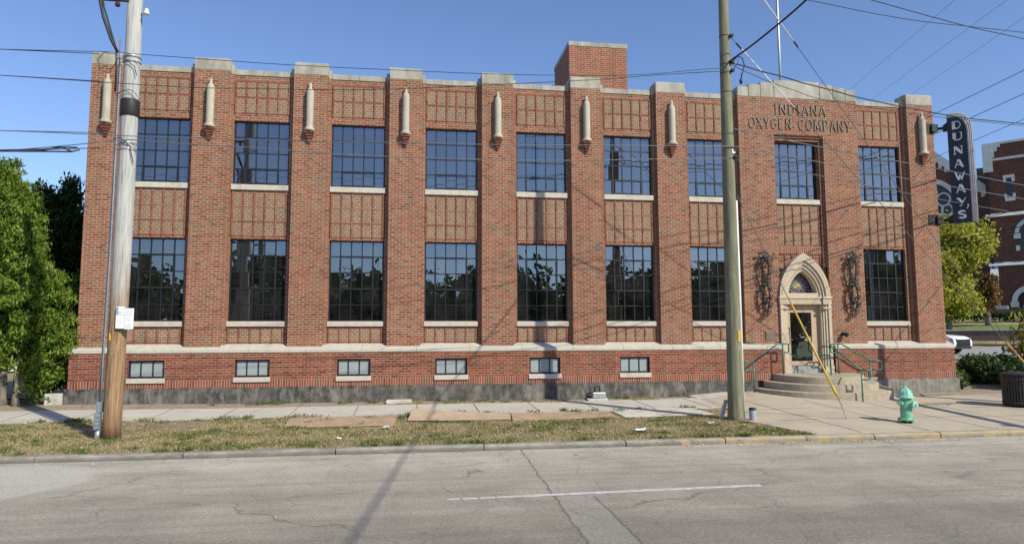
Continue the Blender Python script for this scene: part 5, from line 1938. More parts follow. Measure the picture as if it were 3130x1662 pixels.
for z in (.10, .80):
    mb = MB(); mb.lathe([(.452, z), (.46, z + .01), (.46, z + .04), (.452, z + .05)], (0, 0, 0), 28)
    mb.build("hoop", M['trash'], tr)


# ------------------------------------------------------------------ vegetation
def leaf_cloud(pts, nrm, size, rng, aspect=1.6, flat=.55, upright=0.0):
    """quads around the points; nrm pulls the leaf normals outward"""
    n = len(pts)
    s = size * rng.uniform(.6, 1.35, n)[:, None]
    d = rng.normal(size=(n, 3)) + nrm * flat * 2
    d /= np.linalg.norm(d, axis=1, keepdims=True)
    t = rng.normal(size=(n, 3))
    if upright:
        g = np.array([0, 0, 1.0]) * upright + nrm * upright * .55 + rng.normal(size=(n, 3)) * .45
        t = np.cross(g, d)
    u = np.cross(d, t); u /= np.linalg.norm(u, axis=1, keepdims=True)
    v = np.cross(d, u)
    a = pts - u * s * .5 * aspect
    b = pts + v * s * .5 + d * s * .12
    c = pts + u * s * .5 * aspect
    e = pts - v * s * .5 + d * s * .12
    V = np.stack([a, b, c, e], 1).reshape(-1, 3)
    return V


def crown(name, ells, n_cl, per, size, m, parent, rng, clr=.2, aspect=1.6, shell=(.62, 1.03), flat=.55, zmin=None, bump_=.10, upright=0.0):
    """leaf clumps on and in a union of ellipsoids (cx,cy,cz,rx,ry,rz)"""
    ells = np.array(ells, float)
    area = (ells[:, 3] * ells[:, 5] + ells[:, 4] * ells[:, 5])
    idx = rng.choice(len(ells), n_cl, p=area / area.sum())
    d = rng.normal(size=(n_cl, 3)); d /= np.linalg.norm(d, axis=1, keepdims=True)
    rad = rng.uniform(shell[0] ** 2, shell[1] ** 2, n_cl) ** .5
    rad *= 1 + bump_ * np.sin(d[:, 0] * 9 + idx) * np.cos(d[:, 2] * 11 + d[:, 1] * 7)
    C = ells[idx, :3] + d * ells[idx, 3:] * rad[:, None]
    nn = d / ells[idx, 3:]; nn /= np.linalg.norm(nn, axis=1, keepdims=True)
    P = np.repeat(C, per, 0) + rng.normal(size=(n_cl * per, 3)) * clr * np.array([1, 1, .8])
    N = np.repeat(nn, per, 0)
    if zmin is not None:
        k = P[:, 2] > zmin
        P, N = P[k], N[k]
    V = leaf_cloud(P, N, size, rng, aspect, flat, upright)
    return np_mesh(name, V, np.arange(len(V)), 4, m, parent)


def trunk(path, rads, parent, m='bark', name="trunk"):
    mb = MB()
    mb.tube(path, rads, 10)
    return mb.build(name, M[m], parent, smooth=True)


r = np.random.default_rng(21)
# big bright arborvitae clump at the left
a1 = empty("arborvitae", (-3.45, -.5, .47), label="large bright green arborvitae with bare trunks filling the left edge", cat="evergreen tree", group="evergreen trees left of the building")
L0 = np.array([-3.45, -.5, .47])
ell = []
PZ = [1.2, 1.9, 2.35, 2.85, 3.8, 4.3, 5.0, 6.0, 7.0, 7.5, 8.2, 9.0]      # height against reach to the right of x = -5.4
PR_ = [1.6, 2.4, 2.75, 2.7, 2.6, 2.2, 1.98, 1.62, 1.38, 1.15, .85, .3]
for i in range(330):
    z = r.uniform(1.9, 7.75)
    rr = float(np.interp(z, PZ, PR_))
    a = r.uniform(-2.9, .45)
    k_ = r.uniform(.62, .93) if r.random() < .75 else r.uniform(.2, .6)
    sz = r.uniform(.24, .50) * (.75 + .25 * rr / 2.5)
    ell.append((-5.4 + max(.05, rr - sz * .85) * k_ ** .5 * cos(a) - L0[0], .9 + rr * .62 * k_ ** .5 * sin(a) - L0[1], z - L0[2], sz, sz * .9, sz * 1.35))
for (cx, cy, cz, sx_) in ((-2.75, -.1, 3.3, .48), (-2.35, .1, 3.55, .36), (-2.6, -.2, 2.5, .48), (-2.3, .1, 2.7, .34), (-2.25, .2, 2.1, .34), (-2.75, -.1, 1.6, .36), (-2.35, .3, 1.6, .30), (-3.0, -.3, 1.25, .25), (-4.9, -.8, .95, .34), (-5.6, -.7, 1.0, .42), (-3.1, -.1, 4.1, .5), (-2.9, -.15, 2.0, .4), (-3.5, -.75, 2.6, .40), (-3.9, -.8, 3.2, .45), (-4.4, -.85, 2.5, .42), (-5.0, -.8, 3.0, .5), (-5.6, -.8, 2.5, .5), (-3.3, -.7, 3.5, .42), (-4.6, -.8, 3.9, .5), (-3.7, -.7, 4.3, .5), (-6.2, -.7, 2.8, .5), (-5.4, -.7, 4.4, .5), (-2.95, -.35, 1.3, .36), (-2.65, -.2, 1.15, .34), (-2.95, -.4, 1.75, .4), (-2.5, .0, 2.1, .38), (-3.2, -.45, 2.2, .36), (-2.55, -.1, 1.7, .36), (-3.05, -.4, .95, .26), (-4.2, -.8, 2.1, .35), (-3.75, -.75, 2.05, .3), (-4.75, -.8, 1.9, .35), (-5.4, -.8, 1.7, .42)):
    ell.append((cx - L0[0], cy - L0[1], cz - L0[2], sx_, sx_ * .9, sx_ * 1.25))
crown("crown", ell, 2700, 74, .046, M['arbor'], a1, r, clr=.10, aspect=3.0, shell=(.74, 1.10), flat=.25, bump_=.24, upright=1.0)
crown("inner_foliage", [(-5.5 - L0[0], .9 - L0[1], z - L0[2], float(np.interp(z, PZ, PR_)) * .62, float(np.interp(z, PZ, PR_)) * .42, .6) for z in np.arange(2.5, 7.6, .5)], 1300, 30, .12, M['arbor_shaded'], a1, r, clr=.18, shell=(.3, 1.0), flat=.3)  # darker inner leaves paint the shade in the gaps between clumps
for (bx_, by_, tx, ty, zt, rr) in ((-3.45, -.5, -3.66, -.1, 2.7, .085), (-3.95, -.25, -4.3, .2, 2.9, .10), (-4.75, .1, -5.2, .5, 4.5, .17), (-2.95, .05, -2.9, .15, 2.4, .07)):
    b_ = gz(bx_, by_)
    trunk([(bx_ - L0[0], by_ - L0[1], b_ - .1 - L0[2]), (bx_ - .02 - L0[0], by_ - L0[1], b_ + .25 - L0[2]), (bx_ * .5 + tx * .5 + .05 - L0[0], by_ * .5 + ty * .5 - L0[1], (b_ + zt) / 2 - L0[2]), (tx - L0[0], ty - L0[1], zt - L0[2])], [rr * 1.8, rr * 1.1, rr * .9, rr * .5], a1)
# dark one in the building's shade
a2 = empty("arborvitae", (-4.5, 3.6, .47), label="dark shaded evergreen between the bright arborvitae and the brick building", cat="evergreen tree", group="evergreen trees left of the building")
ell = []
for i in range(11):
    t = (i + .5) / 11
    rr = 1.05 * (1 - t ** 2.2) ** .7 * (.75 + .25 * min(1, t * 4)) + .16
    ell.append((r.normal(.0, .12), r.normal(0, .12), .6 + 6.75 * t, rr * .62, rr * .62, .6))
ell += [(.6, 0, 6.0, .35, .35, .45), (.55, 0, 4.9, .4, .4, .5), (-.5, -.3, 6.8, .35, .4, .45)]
crown("crown", ell, 1000, 60, .07, M['arbor_shaded'], a2, r, clr=.14, aspect=2.6, shell=(.6, 1.12), flat=.3, bump_=.24, upright=1.0)
trunk([(0, 0, -.1), (0, 0, 3), (0, 0, 6)], [.14, .10, .05], a2)
a3 = empty("shrub", (-2.55, 1.6, .47), label="light green shrub squeezed against the left corner of the building", cat="shrub")
crown("foliage", [(0, 0, 1.5, .42, .5, .8), (.08, -.1, 2.8, .36, .5, .8), (.0, 0, .7, .4, .4, .4), (-.1, 0, 3.6, .35, .4, .5)], 700, 22, .09, M['arbor'], a3, r, clr=.11, shell=(.6, 1.06), flat=.7)
trunk([(0, 0, -.1), (0, 0, 2.4)], [.05, .03], a3, name="stem")

# iron fence and low concrete curb at the left corner
fc = empty("iron_fence", (-2.9, .6, .47), label="short black iron fence in shade between the evergreens and the building corner", cat="fence")
mb = MB()
for k in range(11):
    mb.box(-1.6 + k * .19, -1.585 + k * .19, -.008, .008, 0, 1.05)
mb.build("pickets", M['metal_dark'], fc)
mb = MB(); mb.box(-1.65, .40, -.015, .015, .95, .99); mb.box(-1.65, .40, -.015, .015, .12, .16); mb.build("rails", M['metal_dark'], fc)
mb = MB(); mb.box(.40, .47, -.035, .035, -.1, 1.12); mb.build("post", M['metal_dark'], fc)
mb = MB(); mb.box(-2.75, -2.28, -.42, -.16, .3, .83)
tag(mb.build("curb_block", M['concrete'], bevel=.02), "square concrete curb block at the left foot of the building", "curb")
# pale house far behind the evergreens
hs = empty("house", (-13, 22, .5), label="pale house barely seen through the dark evergreen", cat="house")
mb = MB(); mb.box(-4, 5.4, 0, 8, -.2, 5.6); mb.build("wall", M['house'], hs)
mb = MB(); mb.prism([(-4.3, -.3, 5.6), (5.7, -.3, 5.6), (5.7, 4, 7.4), (-4.3, 4, 7.4)], (0, 0, .12)); mb.prism([(-4.3, 4, 7.4), (5.7, 4, 7.4), (5.7, 8.3, 5.6), (-4.3, 8.3, 5.6)], (0, 0, .12)); mb.build("roof", M['roof'], hs)
for x in (-2.5, .5, 3.2):
    mb = MB(); mb.box(x, x + 1.0, -.04, .02, 2.6, 4.2); mb.build("window", M['church_glass'], hs)


def tree(name, label, x, y, z, h, rad, m, n_cl, per, size, rng, group=None, cat="tree", trunk_r=.2, clear=.25, lobes=16, squash=.8):
    e = empty(name, (x, y, z), label=label, cat=cat, group=group)
    ell = []
    for i in range(lobes):
        a = rng.uniform(0, 2 * pi); q = rng.uniform(.1, .75) ** .5
        zz = h * (clear + (1 - clear) * rng.uniform(.12, .92))
        k = math.sin(pi * min(1, max(0.08, (zz / h - clear) / (1 - clear)))) ** .6
        rr = rad * rng.uniform(.34, .52)
        ell.append((cos(a) * rad * q * k * .85, sin(a) * rad * q * k * .85, zz, rr, rr, rr * squash))
    crown("crown", ell, n_cl, per, size, m, e, rng, clr=size * 1.6, shell=(.45, 1.05), flat=.35)
    trunk([(0, 0, -.3), (.05, 0, h * clear), (0, .1, h * .7)], [trunk_r * 1.4, trunk_r, trunk_r * .4], e)
    for i in range(5):
        a = rng.uniform(0, 6.28)
        trunk([(0.04, 0, h * (clear + .05 * i)), (cos(a) * rad * .4, sin(a) * rad * .4, h * (clear + .2 + .08 * i)), (cos(a) * rad * .7, sin(a) * rad * .7, h * (clear + .3 + .08 * i))], [trunk_r * .5, trunk_r * .3, trunk_r * .1], e, name="limb")
    return e


# right background
q_ = pq(2.7, 66)
tree("ash_tree", "yellow green tree behind the right corner of the brick building", q_[0], q_[1], gz(*q_), 9.4, 3.3, M['ash'], 1500, 24, .19, r, lobes=26, clear=.12)
q_ = pq(.1, 71)
tree("small_tree", "small rust brown tree just right of the yellow green tree", q_[0], q_[1], gz(*q_), 4.2, .95, M['rusty'], 200, 20, .14, r, lobes=12, clear=.2)
hd = empty("hedge", (*pq(0, 74), gz(*pq(0, 74))), rz=math.atan2(DX, -DY), label="long low dark hedge above the lawn below the church", cat="hedge")
xs_ = r.uniform(-24, 24, 9000); pts = np.stack([xs_, r.uniform(-.6, .6, 9000), r.uniform(.0, 1.0, 9000) ** .6 * (.85 + .12 * np.sin(xs_ * 1.3))], -1)
V = leaf_cloud(pts, np.tile([0, -.4, .8], (9000, 1)), .17, r)
np_mesh("foliage", V, np.arange(len(V)), 4, M['hedge'], hd)
# shrubs near the corner
for k, (px_, q2, rx, h, lab) in enumerate([(1.5, 31.0, .60, .58, "dark green shrub nearest the right corner of the brick building"), (.30, 32.5, .75, .92, "tallest dark rounded shrub right of the brick corner"), (-.9, 31.5, .9, .80, "wide green shrub behind the slatted trash can"), (-2.6, 31.8, 1.2, .95, "green shrub at the right edge under the orange guard")]):
    x, y = pq(px_, q2)
    e = empty("shrub", (x, y, gz(x, y)), label=lab, cat="shrub", group="shrubs beside the building corner")
    el_ = [(r.normal(0, rx * .4), r.normal(0, rx * .35), h * r.uniform(.35, .75), rx * .55, rx * .5, h * .38) for i in range(8)]
    crown("foliage", el_, 650, 22, .085, M['shrub'], e, r, clr=.10, shell=(.6, 1.07), flat=.5)
    trunk([(0, 0, -.1), (0, 0, h * .6)], [.07, .03], e, name="stem")
x, y = pq(-1.45, 34)
e = empty("garden_plant", (x, y, gz(x, y)), label="tall orange and yellow leafy garden plant at the right edge", cat="plant")
pts = r.normal(size=(900, 3)) * np.array([.36, .36, .60]) + np.array([0, 0, 1.25])
pts = pts[pts[:, 2] > 0]
V = leaf_cloud(pts, np.tile([0, -.3, .3], (len(pts), 1)), .10, r, 3.2, .3, .8)
np_mesh("foliage", V, np.arange(len(V)), 4, M['canna'], e)
mb = MB()
for k in range(14):
    a = r.uniform(0, 6.28)
    mb.tube([(.1 * cos(a), .1 * sin(a), 0), (.35 * cos(a), .35 * sin(a), 1.1), (.6 * cos(a), .6 * sin(a), 1.9)], [.02, .016, .01], 5)
mb.build("stems", M['canna'], e)

# retaining wall
rw = empty("retaining_wall", (0, 0, 0), label="low brown retaining wall with pale cap along the church lawn", cat="wall")
mb = MB(); cpb = MB()
ps_ = np.linspace(-60, 12, 30)
for i in range(29):
    a0, a1_ = pq(ps_[i], 62.0), pq(ps_[i + 1], 62.0)
    b0, b1 = pq(ps_[i], 62.32), pq(ps_[i + 1], 62.32)
    zz = 2.82
    mb.prism([(a0[0], a0[1], 1.7), (b0[0], b0[1], 1.7), (b1[0], b1[1], 1.7), (a1_[0], a1_[1], 1.7)], (0, 0, zz - 1.7))
    c0, c1 = pq(ps_[i], 61.94), pq(ps_[i + 1], 61.94)
    d0, d1 = pq(ps_[i], 62.42), pq(ps_[i + 1], 62.42)
    cpb.prism([(c0[0], c0[1], zz + .002), (d0[0], d0[1], zz + .002), (d1[0], d1[1], zz + .002), (c1[0], c1[1], zz + .002)], (0, 0, .10))
mb.build("wall", M['retain'], rw)
cpb.build("cap", M['stone'], rw)
kb2 = MB()
for i in range(29):
    c0, c1 = pq(ps_[i], 59.9), pq(ps_[i + 1], 59.9); d0, d1 = pq(ps_[i], 60.15), pq(ps_[i + 1], 60.15)
    kb2.prism([(c0[0], c0[1], 1.5), (d0[0], d0[1], 1.5), (d1[0], d1[1], 1.5), (c1[0], c1[1], 1.5)], (0, 0, .36))
tag(kb2.build("side_kerb", plain("dark_kerb", (.10, .085, .075), .9, var=.2)), kind='structure')

# car on the side street
cx_, cy_ = pq(3.42, 48.2)
car = empty("parked_car", (cx_, cy_, gz(cx_, cy_) + .05), rz=math.atan2(-DX, DY) - .45, label="white car with its nose showing past the right corner of the building", cat="car")


def car_body():
    prof = [(-2.3, .45), (-2.35, .75), (-2.25, 1.05), (-2.0, 1.10), (-1.75, 1.60), (-1.2, 1.72), (.1, 1.70), (.95, 1.13), (2.0, 1.02), (2.30, .88), (2.38, .65), (2.33, .38), (1.9, .30), (-1.9, .30)]
    mb = MB()
    n = len(prof)
    rings = []
    for (w_, inset) in ((-.90, .06), (-.95, 0), (.95, 0), (.90, .06)):
        ring = []
        for (x, z) in prof:
            tap = .20 * max(0, (z - 1.05)) / .65
            sgn = -1 if w_ < 0 else 1
            ring.append((x * (1 - inset * .1), sgn * (abs(w_) - tap), z))
        rings.append(ring)
    base = len(mb.v)
    for ring in rings:
        mb.v += ring
    for k in range(3):
        for i in range(n):
            j = (i + 1) % n
            mb.f.append((base + k * n + i, base + k * n + j, base + (k + 1) * n + j, base + (k + 1) * n + i))
    mb.f.append(tuple(base + i for i in range(n - 1, -1, -1)))
    mb.f.append(tuple(base + 3 * n + i for i in range(n)))
    return mb


car_body().build("body", M['car_white'], car, smooth=False, bevel=.04)
mb = MB()
mb.quad((.92, -.80, 1.16), (.92, .80, 1.16), (.17, .70, 1.68), (.17, -.70, 1.68))
mb.v = [(x + .03, y, z + .025) for x, y, z in mb.v]
mb.build("windshield", M['car_glass'], car)
for s in (-1, 1):
    mb = MB()
    mb.prism([(-1.75, s * .945, 1.12), (.80, s * .945, 1.12), (.10, s * .80, 1.60), (-1.55, s * .80, 1.60)], (0, s * .015, 0))
    mb.build("side_window", M['car_glass'], car)
    mb = MB(); mb.prism([(2.12, s * .55, .72), (2.12, s * .92, .72), (2.12, s * .92, .88), (2.12, s * .55, .86)], (.20, 0, 0)); mb.build("headlight", M['frosted'], car)
    for xw in (-1.45, 1.45):
        mb = MB(); mb.lathe([(.20, s * .70), (.36, s * .72), (.37, s * .80), (.36, s * .95), (.22, s * .965)], (xw, 0, .37), 20, 'y')
        wo = mb.build("wheel", M['rubber'], car)
        mb = MB(); mb.lathe([(.05, s * .97), (.21, s * .96), (.21, s * .93)], (xw, 0, .37), 16, 'y'); mb.build("rim", M['galv'], wo)
mb = MB(); mb.box(2.25, 2.395, -.70, .70, .46, .84); mb.build("grille", M['car_glass'], car)
mb = MB(); mb.box(2.2, 2.36, -.9, .9, .30, .46); mb.build("bumper", M['rubber'], car, bevel=.03)

# church
CB = (65.2, 39.3, 4.2)
chx_ = empty("church", CB, rz=math.atan2(-.749, .663), label="dark brick church with white stone trim on the rise behind the sign", cat="church")


def cpart(mb, name, m, par=None, **k):
    return mb.build(name, M[m], par or chx_, **k)


mb = MB(); mb.box(.85, 11, 0, 9, -2, 17.5); tw = cpart(mb, "tower", 'church')
mb = MB()
mb.box(.78, 11, -.14, .5, 17.502, 17.72)
mb.box(.76, 1.58, -.16, .6, 14.76, 17.50)
for (x0_, x1_, z0_) in ((1.582, 1.76, 16.2), (1.762, 2.02, 16.8), (2.022, 2.30, 17.2)):
    mb.box(x0_, x1_, -.14, .3, z0_, 17.50)
mb.box(1.60, 11, -.13, .3, 15.86, 16.10)
cpart(mb, "parapet_trim", 'church_stone', tw)
for z in (10.15, 5.2):
    mb = MB(); mb.prism([(.7, -.02, z), (.7, -.22, z), (.7, -.06, z + .34), (.7, .0, z + .34)], (10.3, 0, 0)); cpart(mb, "string_course", 'church_stone', tw)
mb = MB(); mb.box(.95, 1.12, -.12, -.01, -2, 14.7)
cpart(mb, "downpipe", 'metal_dark', tw)
for xw in (2.60, 4.55):
    mb = MB(); mb.box(xw, xw + .45, -.03, .02, 11.98, 13.95); wo = cpart(mb, "narrow_window", 'church_glass', tw)
    mb = MB()
    for (p0, p1, z0_, z1_) in ((xw - .24, xw + .69, 13.952, 14.25), (xw - .24, xw - .002, 13.55, 13.95), (xw + .452, xw + .69, 13.55, 13.95), (xw - .18, xw + .63, 11.62, 11.978), (xw - .24, xw - .002, 11.98, 12.35), (xw + .452, xw + .69, 11.98, 12.35)):
        mb.box(p0, p1, -.12, .03, z0_, z1_)
    cpart(mb, "window_trim", 'church_stone', wo)


def parch(cx, hw, zs, H, z0, th, nm, gm, par, y=-.04):
    A = arch_pts(cx, hw, zs, H, 10)
    mb = MB(); mb.poly([(x, y, z) for x, z in [(cx - hw, z0)] + A + [(cx + hw, z0)]]); wo = cpart(mb, nm, gm, par)
    B = arch_pts(cx, hw + th, zs, H + th * 1.25, 10)
    mb = MB()
    for k in range(len(A) - 1):
        mb.prism([(A[k][0], y - .12, A[k][1]), (A[k + 1][0], y - .12, A[k + 1][1]), (B[k + 1][0], y - .12, B[k + 1][1]), (B[k][0], y - .12, B[k][1])], (0, .16, 0))
    for s in (-1, 1):
        xa, xb = sorted((cx + s * hw, cx + s * (hw + th)))
        mb.box(xa - .12, xb + .12, y - .12, y + .04, zs - .55, zs - .005)
        mb.box(xa, xb, y - .12, y + .04, z0, z0 + .5)
    cpart(mb, "arch_trim", 'church_stone', wo)
    return wo


parch(3.95, .62, 8.35, .95, 6.6, .32, "arched_window", 'church_glass', tw)
parch(3.75, .95, 1.6, 1.05, -.5, .42, "arched_door", 'church_glass', tw)
mb = MB(); mb.prism([(.80, -.01, 4.1), (.80, -.6, 4.1), (.80, -.6, 4.3), (.80, -.01, 5.15)], (.65, 0, 0)); cpart(mb, "buttress_cap", 'church_stone', tw)
mb = MB(); mb.box(.82, 1.43, -.58, -.01, -2, 4.095); cpart(mb, "buttress", 'stone_dark', tw)
# gable of the nave, set a little behind the tower
gb = MB()
zt = lambda x: 13.9 - .995 * x
gb.prism([(-17, 1.6, -2), (.84, 1.6, -2), (.84, 1.6, zt(.84)), (-8, 1.6, zt(-8)), (-17, 1.6, zt(1))], (0, 10, 0))
gbo = cpart(gb, "gable_wall", 'church')
mb = MB()
mb.prism([(.84, 1.5, zt(.84) - .45), (.84, 1.5, zt(.84) + .62), (-8, 1.5, zt(-8) + .62), (-8, 1.5, zt(-8) - .45)][::-1], (0, 1.0, 0))
mb.prism([(-17, 1.5, zt(1) - .45), (-17, 1.5, zt(1) + .62), (-8.01, 1.5, zt(-8) + .62), (-8.01, 1.5, zt(-8) - .45)], (0, 1.0, 0))
for k in range(16):
    x = .45 - k * .52
    mb.box(x - .15, x + .15, 1.51, 1.61, zt(x) - .85, zt(x) - .30)
cpart(mb, "gable_coping", 'church_stone', gbo)
gw = parch(-4.2, 2.1, 12.3, 2.35, 3.0, .42, "great_window", 'church_glass', gbo, 1.5)
mb = MB()
for (cx__, cz__, rr__) in ((-3.05, 12.75, .62), (-4.2, 13.5, .62), (-5.35, 12.75, .62), (-2.75, 11.6, .5), (-3.7, 11.7, .55), (-4.7, 11.7, .55), (-5.65, 11.6, .5)):
    mb.tube([(cx__ + rr__ * cos(2 * pi * i / 16), 1.42, cz__ + rr__ * sin(2 * pi * i / 16) * 1.1) for i in range(17)], .10, 6)
for x in (-5.2, -4.2, -3.2):
    mb.tube([(x, 1.42, 3), (x, 1.42, 11.3)], .09, 6)
cpart(mb, "tracery", 'church_stone', gw)
mb = MB(); mb.box(-24, 16, -4.2, -3.8, -2, .75)
cpart(mb, "terrace_wall", 'retain')
mb = MB()
for k in range(8):
    mb.box(-8 + k * 2.3, -6.9 + k * 2.3, -3.75, -3.3, .0, 1.1)
cpart(mb, "planter_stones", 'stone')
mb = MB(); mb.box(-.1, .7, 2.8, 3.6, 12.5, 15.9)
cpart(mb, "chimney", 'stone_dark')

# ------------------------------------------------------------------ across the street (seen in the window panes)
for k, (x, y, h, rad) in enumerate([(-20, -50, 8.0, 5.0), (-9, -52, 9.0, 5.5), (1.0, -50, 7.6, 5.2), (9.5, -53, 7.4, 5.0), (18, -50, 9.0, 5.5), (28, -51, 9.2, 5.6), (37, -50, 8.6, 5.5), (47, -50, 10, 5.8), (58, -49, 11, 6.0), (70, -48, 11, 6.2)]):
    tree("street_tree", "broad leafy tree across the street behind the viewer, reflected in the lower panes", x, y, .1, h, rad, M['oak'], 800, 18, .50, r, group="trees across the street", clear=.14, lobes=20)
opl = empty("utility_pole", (-2.9, -27.8, .1), label="wooden pole with crossarm across the street, seen only in the panes", cat="utility pole")
mb = MB(); mb.tube([(0, 0, -.1), (0, 0, 14)], [.20, .13], 12); mb.build("shaft", M['wood_green'], opl, smooth=True)
mb = MB(); mb.box(-1.3, 1.3, -.06, .06, 11.6, 11.75); mb.box(-1.0, 1.0, -.06, .06, 9.3, 9.42); mb.build("crossarm", M['wood_green'], opl)
# unseen signal mast added outside the right edge to throw the pavement shadow
sm = empty("shadow_mast", (28.4, -5.0, gz(28.4, -5.0)), label="unseen grey signal mast with long arm, added to cast the pavement shadow", cat="signal mast")
mb = MB(); mb.tube([(0, 0, 0), (0, 0, 6.8)], [.14, .10], 14); mb.build("shaft", M['galv'], sm, smooth=True)
mb = MB(); mb.tube([(0, 0, 5.7), (-.15, -4, 5.9), (-.3, -9, 6.0)], [.16, .15, .12], 12); mb.build("arm", M['galv'], sm, smooth=True)
mb = MB(); mb.box(-.42, -.12, -8.3, -8.05, 5.2, 6.25); mb.build("signal_head", M['rubber'], sm, bevel=.03)

lad = empty("step_ladder", (3.05, 1.1, 2.3), label="pale step ladder standing inside behind the second ground floor window from the left", cat="ladder")
mb = MB()
for dx_ in (-.24, .24):
    mb.tube([(dx_ * 1.3, 0, 0), (dx_ * .6, .35, 2.3)], .03, 6)
    mb.tube([(dx_ * 1.3, .9, 0), (dx_ * .6, .40, 2.3)], .025, 6)
mb.build("frame", M['galv'], lad)
mb = MB()
for k in range(7):
    t_ = (k + 1) / 8
    mb.box(-.30 + .15 * t_, .30 - .15 * t_, .35 * t_ - .03, .35 * t_ + .03, 2.3 * t_ - .012, 2.3 * t_ + .012)
mb.build("treads", M['galv'], lad)
wk = empty("work_frame", (2.6, 1.7, 2.3), label="orange timber work frame inside behind the second ground floor window from the left", cat="frame")
mb = MB()
mb.box(-.5, 1.2, 0, .06, 1.5, 1.58); mb.box(-.4, -.34, 0, .06, 0, 1.5); mb.box(1.0, 1.06, 0, .06, 0, 1.5); mb.box(.28, .34, 0, .06, 0, 1.5)
mb.build("timbers", M['orange'], wk)

# curtains behind two ground floor windows
def curtain(label, x0, x1, z0, z1, y, m):
    mb = MB()
    n = 26
    for i in range(n):
        a, b = i / n, (i + 1) / n
        f = lambda t: (x0 + (x1 - x0) * t, y + .05 * sin(t * 26))
        pa, pb = f(a), f(b)
        mb.quad((pa[0], pa[1], z0), (pb[0], pb[1], z0), (pb[0], pb[1], z1), (pa[0], pa[1], z1))
    o = mb.build("curtain", M[m])
    s_ = o.modifiers.new("thick", 'SOLIDIFY'); s_.thickness = .008
    return tag(o, label, "curtain")


curtain("deep green curtain hanging at the left inside a ground floor window", 2 * P_ - .84, 2 * P_ - .62, 2.95, 4.5, .34, 'curtain')
curtain("pale green curtain hanging at the right inside a ground floor window", 3 * P_ + .55, 3 * P_ + .86, 2.95, 5.0, .36, 'curtain_pale')

# ------------------------------------------------------------------ turf blades (far too many to count)
def blades(n, xr, yr, hgt, rng, keep=None):
    x = rng.uniform(*xr, n); y = rng.uniform(*yr, n)
    if keep is not None:
        k = keep(x, y); x, y = x[k], y[k]
    z = ground_z(x, y)
    n = len(x)
    a = rng.uniform(0, 2 * pi, n); h = hgt * rng.uniform(.4, 1.5, n); w_ = rng.uniform(.006, .013, n)
    lean = rng.normal(0, .55, (n, 2)) * h[:, None]
    P0 = np.stack([x - np.cos(a) * w_, y - np.sin(a) * w_, z], -1)
    P1 = np.stack([x + np.cos(a) * w_, y + np.sin(a) * w_, z], -1)
    P2 = np.stack([x + lean[:, 0], y + lean[:, 1], z + h], -1)
    return np.stack([P0, P1, P2], 1).reshape(-1, 3)


def on_verge(x, y):
    front = np.interp(x, [-8, -2, 4, 11, 17.2], [-3.72, -3.52, -3.27, -3.12, -2.97])
    ok = (y < front - .02 + .10 * np.sin(x * 2.3) * np.sin(x * .9))
    for (xa, xb, ya, yb) in ((4.8, 7.6, -5.05, -3.4), (7.85, 10.65, -4.42, -3.3), (10.65, 13.6, -4.5, -3.1), (13.7, 16.3, -4.4, -2.9), (-.1, 2.75, -4.8, -3.6)):
        ok &= ~((x > xa) & (x < xb) & (y > ya) & (y < yb) & (RNG.uniform(0, 1, len(x)) < .86))
    right = 16.5 + np.clip((-y - 4.6) * .30, 0, 1) + .10 * np.sin(y * 5)
    ok &= x < right
    # thin, patchy turf
    p = np.sin(x * 1.1 + 1.3 * np.sin(y * 1.7)) * np.cos(y * 1.9 + .8 * np.sin(x * .7)) + .5 * np.sin(x * 3.1 + y * 2.2)
    return ok & (RNG.uniform(-1.3, 1.0, len(x)) < p + .55)


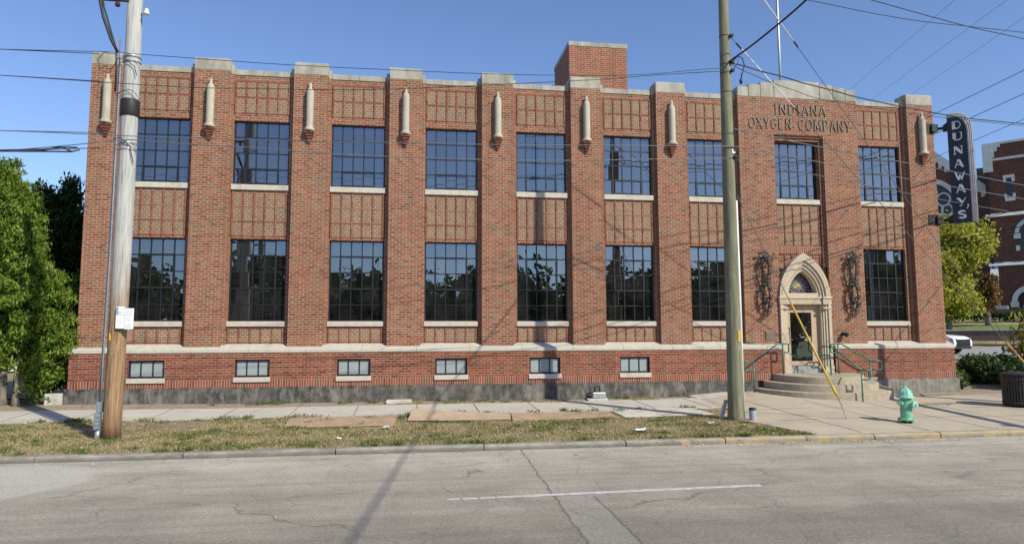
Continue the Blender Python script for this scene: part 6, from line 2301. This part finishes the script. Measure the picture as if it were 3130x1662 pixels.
V = np.concatenate([blades(150000, (-9, 18.5), (-7.5, -2.9), .045, r, on_verge),
                    blades(9000, (3, 17.2), (-1.05, -.36), .07, r, lambda x, y: (np.sin(x * 1.7) + np.sin(x * 4.1 + 1) > .5) & (x > 6)),
                    blades(2500, (-9, 17), (-3.45, -3.0), .06, r, lambda x, y: np.sin(x * 2.6) + np.sin(x * 5.3) > .7)])
o = np_mesh("turf_blades", V, np.arange(len(V)), 3, M['grass_blade'])
wr = np.random.default_rng(77)
wp = []
for k in range(240):
    m_ = k % 7
    if m_ < 4:
        wx, wy = wr.uniform(-8, 17), wr.uniform(-7.4, -3.2)
    elif m_ == 4:
        wx, wy = wr.uniform(-8, 17.5), -7.49 - abs(wr.normal(0, .03))
    elif m_ == 5:
        wx = wr.uniform(-8, 16.5); wy = float(np.interp(wx, [-8, -2, 4, 11, 17.2], [-3.7, -3.5, -3.25, -3.1, -2.95])) + wr.normal(.02, .06)
    else:
        wx, wy = wr.uniform(2, 17), wr.uniform(-.8, -.36)
    if wx > 16.3 + max(0, min(1, (-wy - 4.6) * .3)):
        continue
    n_ = int(wr.integers(25, 70)); sp_r = wr.uniform(.04, .16)
    bx2 = wx + wr.normal(0, sp_r, n_); by2 = wy + wr.normal(0, sp_r * .8, n_)
    by2 = np.maximum(by2, -7.58)
    bz2 = ground_z(bx2, by2) + (.02 if m_ in (4, 5) else 0)
    hh = wr.uniform(.03, .095, n_) * (1.2 if m_ > 3 else 1); an = wr.uniform(0, 6.28, n_); ww = wr.uniform(.008, .016, n_)
    ln_ = wr.normal(0, .6, (n_, 2)) * hh[:, None]
    wp.append(np.stack([np.stack([bx2 - np.cos(an) * ww, by2 - np.sin(an) * ww, bz2], -1), np.stack([bx2 + np.cos(an) * ww, by2 + np.sin(an) * ww, bz2], -1), np.stack([bx2 + ln_[:, 0], by2 + ln_[:, 1], bz2 + hh], -1)], 1).reshape(-1, 3))
wv = np.concatenate(wp)
wo_ = np_mesh("weeds", wv, np.arange(len(wv)), 3, foliage("weed_blade", [(0, (.07, .11, .025)), (.5, (.12, .17, .04)), (1, (.22, .24, .08))], .3))
tag(wo_, label="scattered green weed tufts along kerb, verge and footing", cat="weeds", kind='stuff')
tag(o, label="thin dry turf with green tufts on the verge", cat="grass", kind='stuff')
